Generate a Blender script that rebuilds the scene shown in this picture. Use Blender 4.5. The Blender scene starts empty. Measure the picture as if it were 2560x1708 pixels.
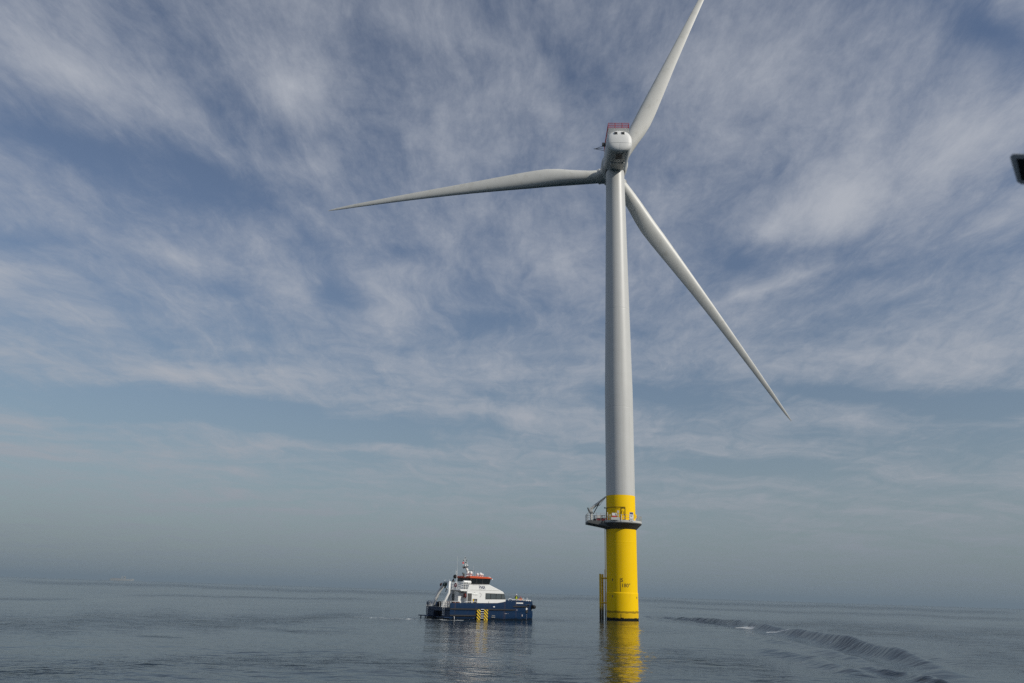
import bpy, bmesh, math, random
import numpy as np
from mathutils import Vector, Matrix
R = math.radians
rng = random.Random(7)
sc = bpy.context.scene
col = sc.collection

# ------------------------------------------------------------------ camera
CH = 4.8
PITCH, ROLL, FPX = R(18.709), R(1.812), 1852.0
fw = np.array([0, math.cos(PITCH), math.sin(PITCH)])
r0 = np.array([1.0, 0, 0])
u0 = np.array([0, -math.sin(PITCH), math.cos(PITCH)])
cr = math.cos(ROLL) * r0 + math.sin(ROLL) * u0
cu = -math.sin(ROLL) * r0 + math.cos(ROLL) * u0
cd = bpy.data.cameras.new('camera')
cam = bpy.data.objects.new('camera', cd)
col.objects.link(cam)
cam.matrix_world = Matrix(((cr[0], cu[0], -fw[0], 0), (cr[1], cu[1], -fw[1], 0), (cr[2], cu[2], -fw[2], CH), (0, 0, 0, 1)))
cd.sensor_width = 36
cd.lens = FPX / 2560 * 36
cd.clip_start, cd.clip_end = 0.1, 120000
cd.dof.use_dof = True
cd.dof.focus_distance = 160
cd.dof.aperture_fstop = 2.8
sc.camera = cam

def ray(px, py):
    X, Y = (px - 1280) / FPX, -(py - 854) / FPX
    v = fw + X * cr + Y * cu
    return v / np.linalg.norm(v)

# ------------------------------------------------------------------ world, sun, exposure
SUN_EL, SUN_AZ = R(35.5), R(121.5)          # azimuth clockwise from +Y
w = bpy.data.worlds.new('World')
sc.world = w
w.use_nodes = True
nt = w.node_tree
nt.nodes.clear()

def N(tree, kind, **kw):
    n = tree.nodes.new(kind)
    for k, v in kw.items():
        if k.startswith('i_'):
            n.inputs[int(k[2:])].default_value = v
        else:
            setattr(n, k, v)
    return n

def L(tree, a, b):
    tree.links.new(a, b)

def M2(op, a, b=None, c=None, clamp=False):
    n = N(nt, 'ShaderNodeMath', operation=op, use_clamp=clamp)
    for i, v in enumerate((a, b, c)):
        if v is None:
            continue
        if isinstance(v, (int, float)):
            n.inputs[i].default_value = v
        else:
            L(nt, v, n.inputs[i])
    return n.outputs[0]

tc = N(nt, 'ShaderNodeTexCoord')
sep = N(nt, 'ShaderNodeSeparateXYZ')
L(nt, tc.outputs['Generated'], sep.inputs[0])
zc = M2('ADD', M2('MAXIMUM', sep.outputs[2], 0.0), 0.09)
inv = M2('DIVIDE', 1.0, zc)
cmb = N(nt, 'ShaderNodeCombineXYZ')
L(nt, M2('MULTIPLY', sep.outputs[0], inv), cmb.inputs[0])
L(nt, M2('MULTIPLY', sep.outputs[1], inv), cmb.inputs[1])
P0 = cmb.outputs[0]                       # the cloud layer's own plane
def VM(op, a, b=None, s=None):
    n = N(nt, 'ShaderNodeVectorMath', operation=op)
    L(nt, a, n.inputs[0])
    if b is not None:
        if isinstance(b, tuple):
            n.inputs[1].default_value = b
        else:
            L(nt, b, n.inputs[1])
    if s is not None:
        if isinstance(s, (int, float)):
            n.inputs['Scale'].default_value = s
        else:
            L(nt, s, n.inputs['Scale'])
    return n.outputs[0]
def noise(vec, scale, detail=4, rough=.55, lac=2.0, dist=0.0, out='Fac'):
    n = N(nt, 'ShaderNodeTexNoise')
    L(nt, vec, n.inputs['Vector'])
    n.inputs['Scale'].default_value = scale
    n.inputs['Detail'].default_value = detail
    n.inputs['Roughness'].default_value = rough
    n.inputs['Lacunarity'].default_value = lac
    n.inputs['Distortion'].default_value = dist
    return n.outputs[out]
# warp grows with distance from the zenith so that edges stay equally ragged
ln = N(nt, 'ShaderNodeVectorMath', operation='LENGTH')
L(nt, P0, ln.inputs[0])
def warped(p, sc_, amount, det=3, rough=.6):
    wv = VM('SUBTRACT', noise(VM('MULTIPLY', P0, sc_), 1.0, det, rough, out='Color'), (.5, .5, .5))
    return VM('MULTIPLY', VM('ADD', p, VM('SCALE', wv, s=M2('MULTIPLY', ln.outputs['Value'], amount))), (1, 1, 0))
PWz = warped(P0, (1.6, 1.0, 1), .17)
PC = warped(PWz, (4.5, 2.6, 1), .034, 4, .62)          # curls
def stretched(ang, sx, sy, p=None):
    mp = N(nt, 'ShaderNodeMapping', vector_type='TEXTURE')
    L(nt, p if p is not None else PC, mp.inputs['Vector'])
    mp.inputs['Rotation'].default_value = (0, 0, ang)
    mp.inputs['Scale'].default_value = (1 / sx, 1 / sy, 1)
    return mp.outputs[0]
n_big = noise(stretched(R(6), 1.2, .62), 1.0, 5, .58)
n_fib = noise(stretched(R(-3), 5.8, 2.15), 1.0, 9, .70)
n_fine = noise(stretched(R(14), 17, 9.5), 1.0, 8, .72)
n_puff = noise(stretched(R(0), 3.8, 3.0), 1.0, 9, .66)
n_rid = N(nt, 'ShaderNodeTexNoise', noise_type='RIDGED_MULTIFRACTAL')
L(nt, stretched(R(-6), 4.2, 1.1), n_rid.inputs['Vector'])
n_rid.inputs['Scale'].default_value, n_rid.inputs['Detail'].default_value, n_rid.inputs['Roughness'].default_value = 1.0, 8, .6
n_rid = n_rid.outputs['Fac']
n_band = noise(stretched(R(4), .75, 2.5, PWz), 1.0, 6, .6)       # long thin sheets seen edge-on low in the sky
bw = N(nt, 'ShaderNodeMapRange', interpolation_type='SMOOTHSTEP')
L(nt, ln.outputs['Value'], bw.inputs[0])
bw.inputs[1].default_value, bw.inputs[2].default_value = 1.7, 3.4
bw.inputs[4].default_value = 2.1

def plane_xy(px, py):
    d = ray(px, py)
    return np.array([d[0], d[1]]) / (max(d[2], 0) + .09)
# where the veil is thick (+) or torn open (-): ellipses of the cloud layer
BL = [(170, 170, 240, 90, 28, .5), (740, 215, 120, 95, 10, .42), (1270, 160, 110, 70, 60, .18), (760, 410, 80, 40, 0, .15),
      (430, 640, 130, 35, 15, .34), (50, 680, 150, 55, 0, .3), (730, 745, 80, 36, 40, .26), (955, 770, 80, 85, 0, .4),
      (1060, 50, 240, 60, 10, .16), (120, 345, 290, 60, 22, -.55), (430, 410, 260, 70, 20, -.6), (550, 505, 200, 60, 10, -.5),
      (60, 575, 150, 26, 12, -.4), (320, 125, 120, 50, 35, -.3), (600, 280, 120, 60, 30, -.26), (840, 735, 46, 45, 0, -.45),
      (600, 745, 110, 28, 15, -.32), (1215, 800, 120, 50, 5, -.48), (760, 610, 90, 35, 10, -.25), (980, 640, 80, 30, 0, -.28),
      (1950, 200, 210, 160, 0, .3), (2120, 470, 380, 120, -35, .36), (2400, 300, 170, 120, 0, .24), (1900, 560, 170, 60, -30, .25),
      (1420, 650, 90, 70, 0, .24), (2450, 570, 170, 80, -10, .24), (1380, 270, 110, 45, 62, .2), (2500, 60, 150, 65, 25, -.55),
      (1430, 170, 100, 95, 0, -.24), (1820, 660, 110, 46, -8, -.55), (2020, 615, 190, 40, -5, -.42), (1680, 440, 90, 60, 0, -.34),
      (2150, 690, 160, 40, -10, -.25), (300, 1020, 420, 34, 3, -.8), (730, 1065, 330, 28, 6, -.7), (430, 950, 440, 46, 2, .26),
      (1650, 1000, 150, 30, 6, -.75), (2080, 985, 270, 22, 2, -.5), (2480, 1000, 130, 36, -3, -.8), (1880, 1170, 190, 26, 2, -.65),
      (2400, 880, 320, 70, -12, .3), (1860, 735, 150, 18, -24, .28), (1500, 900, 160, 60, 0, .1), (1150, 930, 260, 60, 5, .12),
      (40, 900, 160, 50, 0, .14), (2250, 780, 170, 26, -15, -.2)]
acc = None
for (bx, by, rx, ry, rot, amp) in BL:
    c0 = plane_xy(bx, by)
    e = 4.0
    J = np.stack([(plane_xy(bx + e, by) - c0) / e, (plane_xy(bx, by + e) - c0) / e], 1)
    a = R(rot)
    E = J @ np.array([[math.cos(a), -math.sin(a)], [math.sin(a), math.cos(a)]]) @ np.diag([rx * 1.9, ry * 1.9])
    U, S, _ = np.linalg.svd(E)
    mp = N(nt, 'ShaderNodeMapping', vector_type='TEXTURE')
    L(nt, PWz, mp.inputs['Vector'])
    mp.inputs['Location'].default_value = (c0[0], c0[1], 0)
    mp.inputs['Rotation'].default_value = (0, 0, math.atan2(U[1, 0], U[0, 0]))
    mp.inputs['Scale'].default_value = (S[0], S[1], 1)
    g = N(nt, 'ShaderNodeTexGradient', gradient_type='QUADRATIC_SPHERE')
    L(nt, mp.outputs[0], g.inputs[0])
    acc = M2('MULTIPLY_ADD', g.outputs['Fac'], amp * (1.25 if amp > 0 or by > 900 else .82), acc if acc is not None else 0.0)
dens = M2('ADD', acc, 0.53)
for fld, amp in ((n_big, .36), (n_fib, 1.25), (n_puff, .6), (n_fine, .42), (n_rid, .30)):
    dens = M2('ADD', dens, M2('MULTIPLY', M2('SUBTRACT', fld, .5), amp))
dens = M2('ADD', dens, M2('MULTIPLY', M2('SUBTRACT', n_band, .5), bw.outputs[0]))
mr = N(nt, 'ShaderNodeMapRange', interpolation_type='SMOOTHSTEP')
L(nt, dens, mr.inputs[0])
mr.inputs[1].default_value, mr.inputs[2].default_value = -.05, 1.18
veil = mr.outputs[0]
sky = N(nt, 'ShaderNodeTexSky', sky_type='NISHITA', sun_disc=False, sun_elevation=SUN_EL, sun_rotation=SUN_AZ,
        altitude=0, air_density=1.0, dust_density=.25, ozone_density=1.5)
SKYTINT = (.92, .84, .82, 1)
CLOUD = (4.3, 4.55, 5.1, 1)
HORIZON = (1.66, 2.1, 2.5, 1)
tint = N(nt, 'ShaderNodeMix', data_type='RGBA', blend_type='MULTIPLY')
tint.inputs[0].default_value = 1
L(nt, sky.outputs[0], tint.inputs[6])
tcol = N(nt, 'ShaderNodeMix', data_type='RGBA')
tz = N(nt, 'ShaderNodeMapRange', interpolation_type='SMOOTHSTEP')
L(nt, sep.outputs[2], tz.inputs[0])
tz.inputs[1].default_value, tz.inputs[2].default_value = .05, .45
L(nt, tz.outputs[0], tcol.inputs[0])
tcol.inputs[6].default_value, tcol.inputs[7].default_value = (.62, .67, .64, 1), SKYTINT
L(nt, tcol.outputs[2], tint.inputs[7])
mixc = N(nt, 'ShaderNodeMix', data_type='RGBA')
L(nt, veil, mixc.inputs[0])
L(nt, tint.outputs[2], mixc.inputs[6])
mixc.inputs[7].default_value = CLOUD
# thick moist air low down
low = N(nt, 'ShaderNodeMix', data_type='RGBA')
zpos = M2('MAXIMUM', sep.outputs[2], 0.0)
L(nt, M2('MULTIPLY', M2('POWER', 2.718, M2('MULTIPLY', M2('POWER', M2('DIVIDE', zpos, .185), 1.5), -1.0)), .93), low.inputs[0])
L(nt, mixc.outputs[2], low.inputs[6])
hzc = N(nt, 'ShaderNodeMix', data_type='RGBA')
hz_t = N(nt, 'ShaderNodeMapRange')
L(nt, zpos, hz_t.inputs[0])
hz_t.inputs[2].default_value = .13
L(nt, hz_t.outputs[0], hzc.inputs[0])
hzc.inputs[6].default_value, hzc.inputs[7].default_value = HORIZON, (2.52, 2.84, 3.22, 1)
L(nt, hzc.outputs[2], low.inputs[7])
bg = N(nt, 'ShaderNodeBackground')
L(nt, low.outputs[2], bg.inputs[0])
bg.inputs[1].default_value = 0.1
wo = N(nt, 'ShaderNodeOutputWorld')
L(nt, bg.outputs[0], wo.inputs[0])
w.cycles.sampling_method = 'MANUAL'
w.cycles.sample_map_resolution = 512

sd = bpy.data.lights.new('sun', 'SUN')
sd.energy, sd.angle, sd.color = 3.2, R(0.55), (1.0, .95, .86)
sun = bpy.data.objects.new('sun', sd)
col.objects.link(sun)
sv = Vector((math.sin(SUN_AZ) * math.cos(SUN_EL), math.cos(SUN_AZ) * math.cos(SUN_EL), math.sin(SUN_EL)))
sun.rotation_euler = sv.to_track_quat('Z', 'Y').to_euler()
sun.location = (60, -60, 120)
vs = sc.view_settings
vs.view_transform, vs.look, vs.exposure, vs.gamma, vs.use_curve_mapping = 'Standard', 'None', 0.0, 1.0, False
sc.cycles.use_denoising = False
sc.cycles.sample_clamp_indirect = 3.0
sc.cycles.use_adaptive_sampling = False
sc.cycles.max_bounces = 6
sc.cycles.caustics_reflective = False
sc.cycles.caustics_refractive = False
sc.cycles.volume_bounces = 0

# ------------------------------------------------------------------ materials
def mat(name, base, rough=.5, metal=0.0, spec=.5, var=.12, vscale=3.0, bump=0.0, extra=None, coat=0.0):
    m = bpy.data.materials.new(name)
    m.use_nodes = True
    t = m.node_tree
    b = t.nodes['Principled BSDF']
    b.inputs['Roughness'].default_value = rough
    b.inputs['Metallic'].default_value = metal
    b.inputs['Specular IOR Level'].default_value = spec
    b.inputs['Coat Weight'].default_value = coat
    tcn = N(t, 'ShaderNodeTexCoord')
    no = N(t, 'ShaderNodeTexNoise')
    L(t, tcn.outputs['Object'], no.inputs['Vector'])
    no.inputs['Scale'].default_value = vscale
    no.inputs['Detail'].default_value = 5
    mx = N(t, 'ShaderNodeMix', data_type='RGBA')
    L(t, no.outputs['Fac'], mx.inputs[0])
    mx.inputs[6].default_value = tuple(c * (1 - var) for c in base) + (1,)
    mx.inputs[7].default_value = tuple(min(1, c * (1 + var)) for c in base) + (1,)
    out = mx.outputs[2]
    if extra:
        out = extra(t, tcn, out)
    L(t, out, b.inputs['Base Color'])
    if bump:
        bp = N(t, 'ShaderNodeBump')
        bp.inputs['Strength'].default_value = bump
        L(t, no.outputs['Fac'], bp.inputs['Height'])
        L(t, bp.outputs[0], b.inputs['Normal'])
    return m

def streaks(colr, amount, sxy=2.2, sz=.08, lo=.55, hi=.8):
    """run-off stains: vertical streaks of dirt"""
    def f(t, tcn, c):
        mp = N(t, 'ShaderNodeMapping')
        L(t, tcn.outputs['Object'], mp.inputs[0])
        mp.inputs['Scale'].default_value = (sxy, sxy, sz)
        n = N(t, 'ShaderNodeTexNoise')
        L(t, mp.outputs[0], n.inputs['Vector'])
        n.inputs['Scale'].default_value = 1
        n.inputs['Detail'].default_value = 6
        n.inputs['Roughness'].default_value = .65
        r = N(t, 'ShaderNodeMapRange')
        L(t, n.outputs['Fac'], r.inputs[0])
        r.inputs[1].default_value, r.inputs[2].default_value = lo, hi
        r.inputs[3].default_value, r.inputs[4].default_value = 0, amount
        x = N(t, 'ShaderNodeMix', data_type='RGBA')
        L(t, r.outputs[0], x.inputs[0])
        L(t, c, x.inputs[6])
        x.inputs[7].default_value = colr + (1,)
        return x.outputs[2]
    return f

def tide(zs):
    """marine growth and rust near the waterline; zs = list of (z0, z1, colour, amount)"""
    st = streaks((.25, .13, .02), .25, 1.6, .12)
    def f(t, tcn, c):
        c = st(t, tcn, c)
        s = N(t, 'ShaderNodeSeparateXYZ')
        L(t, tcn.outputs['Object'], s.inputs[0])
        n = N(t, 'ShaderNodeTexNoise')
        L(t, tcn.outputs['Object'], n.inputs['Vector'])
        n.inputs['Scale'].default_value = 1.3
        n.inputs['Detail'].default_value = 6
        n.inputs['Roughness'].default_value = .7
        zz = N(t, 'ShaderNodeMath', operation='MULTIPLY_ADD')
        L(t, n.outputs['Fac'], zz.inputs[0])
        zz.inputs[1].default_value = -.75
        a = N(t, 'ShaderNodeMath', operation='ADD')
        L(t, s.outputs[2], a.inputs[0])
        a.inputs[1].default_value = .375
        L(t, a.outputs[0], zz.inputs[2])
        for (z0, z1, soft, colr, amt) in zs:
            r1 = N(t, 'ShaderNodeMapRange', interpolation_type='SMOOTHSTEP')
            L(t, zz.outputs[0], r1.inputs[0])
            r1.inputs[1].default_value, r1.inputs[2].default_value = z0 - soft, z0 + soft
            r2 = N(t, 'ShaderNodeMapRange', interpolation_type='SMOOTHSTEP')
            L(t, zz.outputs[0], r2.inputs[0])
            r2.inputs[1].default_value, r2.inputs[2].default_value = z1 - soft, z1 + soft
            r2.inputs[3].default_value, r2.inputs[4].default_value = 1, 0
            m_ = N(t, 'ShaderNodeMath', operation='MULTIPLY')
            L(t, r1.outputs[0], m_.inputs[0])
            L(t, r2.outputs[0], m_.inputs[1])
            m3 = N(t, 'ShaderNodeMath', operation='MULTIPLY')
            L(t, m_.outputs[0], m3.inputs[0])
            m3.inputs[1].default_value = amt
            x = N(t, 'ShaderNodeMix', data_type='RGBA')
            L(t, m3.outputs[0], x.inputs[0])
            L(t, c, x.inputs[6])
            x.inputs[7].default_value = colr + (1,)
            c = x.outputs[2]
        return c
    return f

def stripes(colr, k, slope):
    def f(t, tcn, c):
        s = N(t, 'ShaderNodeSeparateXYZ')
        L(t, tcn.outputs['Object'], s.inputs[0])
        a = N(t, 'ShaderNodeMath', operation='MULTIPLY_ADD')
        L(t, s.outputs[0], a.inputs[0])
        a.inputs[1].default_value = slope
        L(t, s.outputs[2], a.inputs[2])
        b = N(t, 'ShaderNodeMath', operation='MULTIPLY')
        L(t, a.outputs[0], b.inputs[0])
        b.inputs[1].default_value = k
        fr = N(t, 'ShaderNodeMath', operation='FRACT')
        L(t, b.outputs[0], fr.inputs[0])
        g = N(t, 'ShaderNodeMath', operation='GREATER_THAN')
        L(t, fr.outputs[0], g.inputs[0])
        g.inputs[1].default_value = .5
        x = N(t, 'ShaderNodeMix', data_type='RGBA')
        L(t, g.outputs[0], x.inputs[0])
        L(t, c, x.inputs[6])
        x.inputs[7].default_value = colr + (1,)
        return x.outputs[2]
    return f

M = {}
M['tower'] = mat('tower_paint', (.60, .60, .575), .42, var=.05, vscale=.5, extra=streaks((.42, .41, .37), .55, 1.1, .03, .5, .8))
M['blade'] = mat('blade_gelcoat', (.67, .665, .62), .45, var=.07, vscale=.35, extra=streaks((.36, .34, .27), .5, .7, .5, .52, .8))
M['cover'] = mat('cover_shell', (.80, .80, .77), .5, var=.05, vscale=.6, extra=streaks((.55, .53, .48), .3, .9, .1))
M['nacelle'] = mat('nacelle_shell', (.62, .62, .59), .45, var=.05, vscale=.6, extra=streaks((.45, .43, .38), .3, .9, .1))
M['grey_shell'] = mat('grey_shell', (.34, .35, .35), .5)
M['yellow'] = mat('yellow_paint', (1.0, .615, .0006), .6, spec=.12, var=.05, vscale=.7, extra=streaks((.42, .25, .02), .3, 1.3, .06))
M['yellow_tide'] = mat('yellow_tide_paint', (1.0, .615, .0006), .6, spec=.12, var=.05, vscale=.7,
                       extra=tide([(1.42, 1.85, .12, (.06, .036, .012), .68), (.55, 1.35, .2, (.40, .22, .02), .35), (-4, .52, .1, (.008, .009, .007), 1.0)]))
M['yellow_tube'] = mat('yellow_tube_paint', (.80, .50, .002), .5, var=.15, vscale=2,
                       extra=tide([(-4, 2.2, .7, (.012, .012, .009), .95)]))
M['steel'] = mat('galvanised_steel', (.42, .42, .40), .5, metal=.3, var=.15)
M['dark_steel'] = mat('dark_grey_steel', (.085, .088, .088), .6, var=.15)
M['light_grey'] = mat('light_grey_paint', (.55, .55, .52), .5)
M['black'] = mat('black_rubber', (.012, .012, .013), .6, var=.3)
M['ink'] = mat('dark_marking', (.05, .035, .01), .6)
M['red'] = mat('red_paint', (.45, .035, .04), .5)
M['dark_red'] = mat('dark_red_cover', (.16, .012, .018), .6)
M['ring_red'] = mat('shaded_red', (.26, .03, .018), .6)  # life ring red, darkened: the shade by the wall is put into its colour
M['white'] = mat('white_paint', (.82, .82, .79), .35, var=.04, vscale=1.2, coat=.2, extra=streaks((.62, .56, .46), .22, 2.5, .25))
M['white2'] = mat('white_fittings', (.78, .78, .76), .4)
M['hull'] = mat('navy_hull_paint', (.0045, .024, .068), .4, spec=.3, var=.12, vscale=1.0,
                extra=tide([(-3, .22, .1, (.006, .010, .016), .9)]))
M['deck'] = mat('deck_grey', (.16, .17, .17), .7, var=.2)
M['glass'] = mat('dark_glass', (.085, .10, .105), .15, spec=.5, var=.1)
M['glass_black'] = mat('black_glass', (.006, .008, .009), .12, var=.1)
M['orange'] = mat('orange_red_roof', (.56, .075, .016), .45, var=.08)
M['stripe'] = mat('hazard_stripe', (.75, .50, .01), .5, extra=stripes((.008, .008, .008), 1.9, .9))
M['navy'] = mat('navy_lettering', (.03, .04, .10), .5)
M['grey_text'] = mat('grey_lettering', (.35, .34, .36), .5)
M['hivis'] = mat('hivis_yellow_cloth', (.50, .62, .03), .8)
M['orange_cloth'] = mat('orange_cloth', (.75, .17, .02), .8)
M['dark_cloth'] = mat('dark_cloth', (.02, .022, .03), .85)
M['skin'] = mat('skin', (.48, .29, .20), .55)
M['green'] = mat('green_paint', (.02, .14, .08), .6)
M['blue_sign'] = mat('blue_sign_paint', (.05, .07, .20), .5)
M['ship_hull'] = mat('far_ship_hull', (.20, .19, .19), .6)
M['ship_hazed'] = mat('far_ship_hazed', (.26, .27, .27), .6)  # white greyed down, so haze over the far ship is partly in its colour
M['lamp_glass'] = mat('lamp_glass', (.01, .011, .012), .2)
M['lamp_body'] = mat('lamp_body_grey', (.42, .44, .46), .5)

# ------------------------------------------------------------------ mesh helpers
SPLIT = {'lug', 'gate_post', 'landing_bracket', 'fitting', 'sign_post', 'fender_strap', 'hull_mark', 'ladder_rail', 'ladder_rung', 'whip_antenna',
         'mast_light', 'flood_lamp', 'wall_fitting', 'beam_post', 'step_recess', 'cradle', 'eyes', 'opening_frame', 'side_rail_', 'roof_lamp'}
class MB:
    def __init__(s):
        s.v, s.f = [], []
    def add(s, vs, fs):
        o = len(s.v)
        s.v += [tuple(map(float, p)) for p in vs]
        s.f += [[i + o for i in f] for f in fs]
        return s
    def box(s, lo, hi, mtx=None):
        x0, y0, z0 = lo
        x1, y1, z1 = hi
        vs = [Vector(p) for p in ((x0, y0, z0), (x1, y0, z0), (x1, y1, z0), (x0, y1, z0), (x0, y0, z1), (x1, y0, z1), (x1, y1, z1), (x0, y1, z1))]
        if mtx:
            vs = [mtx @ p for p in vs]
        return s.add(vs, [[0, 3, 2, 1], [4, 5, 6, 7], [0, 1, 5, 4], [1, 2, 6, 5], [2, 3, 7, 6], [3, 0, 4, 7]])
    def tube(s, pts, r, n=8, r1=None, cap=True, closed=False):
        pts = [Vector(p) for p in pts]
        k = len(pts)
        rs = [r] * k if r1 is None else [r + (r1 - r) * i / (k - 1) for i in range(k)]
        vs, fs = [], []
        prev = None
        for i, p in enumerate(pts):
            if closed:
                d = pts[(i + 1) % k] - pts[i - 1]
            else:
                d = pts[min(i + 1, k - 1)] - pts[max(i - 1, 0)]
            d.normalize()
            if prev is None:
                a = d.orthogonal().normalized()
            else:
                a = (prev - d * prev.dot(d)).normalized()
            prev = a
            b = d.cross(a)
            for j in range(n):
                t = 2 * math.pi * j / n
                vs.append(p + (a * math.cos(t) + b * math.sin(t)) * rs[i])
        for i in range(k if closed else k - 1):
            i2 = (i + 1) % k
            for j in range(n):
                fs.append([i * n + j, i * n + (j + 1) % n, i2 * n + (j + 1) % n, i2 * n + j])
        if cap and not closed:
            fs.append(list(range(n))[::-1])
            fs.append([(k - 1) * n + j for j in range(n)])
        return s.add(vs, fs)
    def lathe(s, prof, n=64, cap=True, c=(0, 0), mtx=None):
        vs, fs = [], []
        for (r, z) in prof:
            for j in range(n):
                t = 2 * math.pi * j / n
                p = Vector((c[0] + r * math.cos(t), c[1] + r * math.sin(t), z))
                vs.append(mtx @ p if mtx else p)
        for i in range(len(prof) - 1):
            for j in range(n):
                fs.append([i * n + j, i * n + (j + 1) % n, (i + 1) * n + (j + 1) % n, (i + 1) * n + j])
        if cap:
            fs.append(list(range(n))[::-1])
            fs.append([(len(prof) - 1) * n + j for j in range(n)])
        return s.add(vs, fs)
    def loft(s, rings, closed=True, cap=True):
        n = len(rings[0])
        vs, fs = [], []
        for r in rings:
            vs += list(r)
        for i in range(len(rings) - 1):
            for j in range(n if closed else n - 1):
                fs.append([i * n + j, i * n + (j + 1) % n, (i + 1) * n + (j + 1) % n, (i + 1) * n + j])
        if cap:
            fs.append(list(range(n))[::-1])
            fs.append([(len(rings) - 1) * n + j for j in range(n)])
        return s.add(vs, fs)
    def prism(s, poly, y0, y1, axis='y'):
        """polygon in x-z extruded along y (or in x-y extruded along z)"""
        n = len(poly)
        mk = (lambda p, t: (p[0], t, p[1])) if axis == 'y' else (lambda p, t: (p[0], p[1], t))
        return s.add([mk(p, y0) for p in poly] + [mk(p, y1) for p in poly],
                     [list(range(n))[::-1], [n + i for i in range(n)]] + [[i, (i + 1) % n, n + (i + 1) % n, n + i] for i in range(n)])
    def sphere(s, c, r, nu=14, nv=10, sc_=(1, 1, 1)):
        prof = []
        vs, fs = [], []
        for i in range(nv + 1):
            ph = math.pi * i / nv
            rr, zz = max(math.sin(ph), .001) * r, -math.cos(ph) * r
            for j in range(nu):
                t = 2 * math.pi * j / nu
                vs.append((c[0] + rr * math.cos(t) * sc_[0], c[1] + rr * math.sin(t) * sc_[1], c[2] + zz * sc_[2]))
        for i in range(nv):
            for j in range(nu):
                fs.append([i * nu + j, i * nu + (j + 1) % nu, (i + 1) * nu + (j + 1) % nu, (i + 1) * nu + j])
        return s.add(vs, fs)
    def split(s):
        par = list(range(len(s.v)))
        def find(i):
            while par[i] != i:
                par[i] = par[par[i]]
                i = par[i]
            return i
        for f in s.f:
            for i in f[1:]:
                par[find(i)] = find(f[0])
        groups = {}
        for f in s.f:
            groups.setdefault(find(f[0]), []).append(f)
        out = []
        for fs in groups.values():
            ids = sorted({i for f in fs for i in f})
            mp = {i: k for k, i in enumerate(ids)}
            q = MB()
            q.v, q.f = [s.v[i] for i in ids], [[mp[i] for i in f] for f in fs]
            out.append(q)
        return out
    def build(s, name, m, parent=None, smooth=40, bevel=0.0, label=None):
        if name in SPLIT:
            q = s.split()
            if len(q) > 1:
                return [p.build_one(name, m, parent, smooth, bevel, label) for p in q][0]
        return s.build_one(name, m, parent, smooth, bevel, label)
    def build_one(s, name, m, parent=None, smooth=40, bevel=0.0, label=None):
        me = bpy.data.meshes.new(name)
        me.from_pydata(s.v, [], s.f)
        bm = bmesh.new()
        bm.from_mesh(me)
        bmesh.ops.recalc_face_normals(bm, faces=bm.faces)
        bm.to_mesh(me)
        bm.free()
        if smooth:
            me.shade_smooth()
            me.set_sharp_from_angle(angle=R(smooth))
        me.materials.append(m)
        o = bpy.data.objects.new(name, me)
        col.objects.link(o)
        if parent:
            o.parent = parent
        if bevel:
            bv = o.modifiers.new('bevel', 'BEVEL')
            bv.width, bv.segments, bv.limit_method, bv.angle_limit = bevel, 2, 'ANGLE', R(40)
        if label:
            o['label'] = label
        return o

def tag(o, label, cat, group=None):
    o['label'], o['category'] = label, cat
    if group:
        o['group'] = group
    return o

def thing(name, label, cat, loc=(0, 0, 0), rz=0.0, group=None):
    o = bpy.data.objects.new(name, None)
    col.objects.link(o)
    o.location, o.rotation_euler = loc, (0, 0, rz)
    o.empty_display_size = .5
    return tag(o, label, cat, group)

def text_mesh(txt, size, depth=.01):
    cu_ = bpy.data.curves.new('text', 'FONT')
    cu_.body, cu_.size, cu_.extrude = txt, size, depth
    o = bpy.data.objects.new('text', cu_)
    me = bpy.data.meshes.new_from_object(o)
    vs = [tuple(v.co) for v in me.vertices]
    fs = [list(p.vertices) for p in me.polygons]
    bpy.data.objects.remove(o)
    bpy.data.meshes.remove(me)
    bpy.data.curves.remove(cu_)
    return vs, fs

def skinned(name, joints, edges, m, parent, root=0, sub=2):
    """one continuous surface grown over a skeleton: joints = [(x, y, z, r)]"""
    me = bpy.data.meshes.new(name)
    me.from_pydata([j[:3] for j in joints], edges, [])
    o = bpy.data.objects.new(name, me)
    col.objects.link(o)
    o.modifiers.new('skin', 'SKIN')
    for i, j in enumerate(joints):
        d = me.skin_vertices[0].data[i]
        r = j[3]
        d.radius = r if isinstance(r, tuple) else (r, r)
        d.use_root = (i == root)
    sb = o.modifiers.new('sub', 'SUBSURF')
    sb.levels = sb.render_levels = sub
    bpy.context.view_layer.update()
    dg = bpy.context.evaluated_depsgraph_get()
    me2 = bpy.data.meshes.new_from_object(o.evaluated_get(dg))
    o.modifiers.clear()
    o.data = me2
    bpy.data.meshes.remove(me)
    me2.name = name
    me2.materials.clear()
    me2.materials.append(m)
    me2.shade_smooth()
    o.parent = parent
    return o

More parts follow.
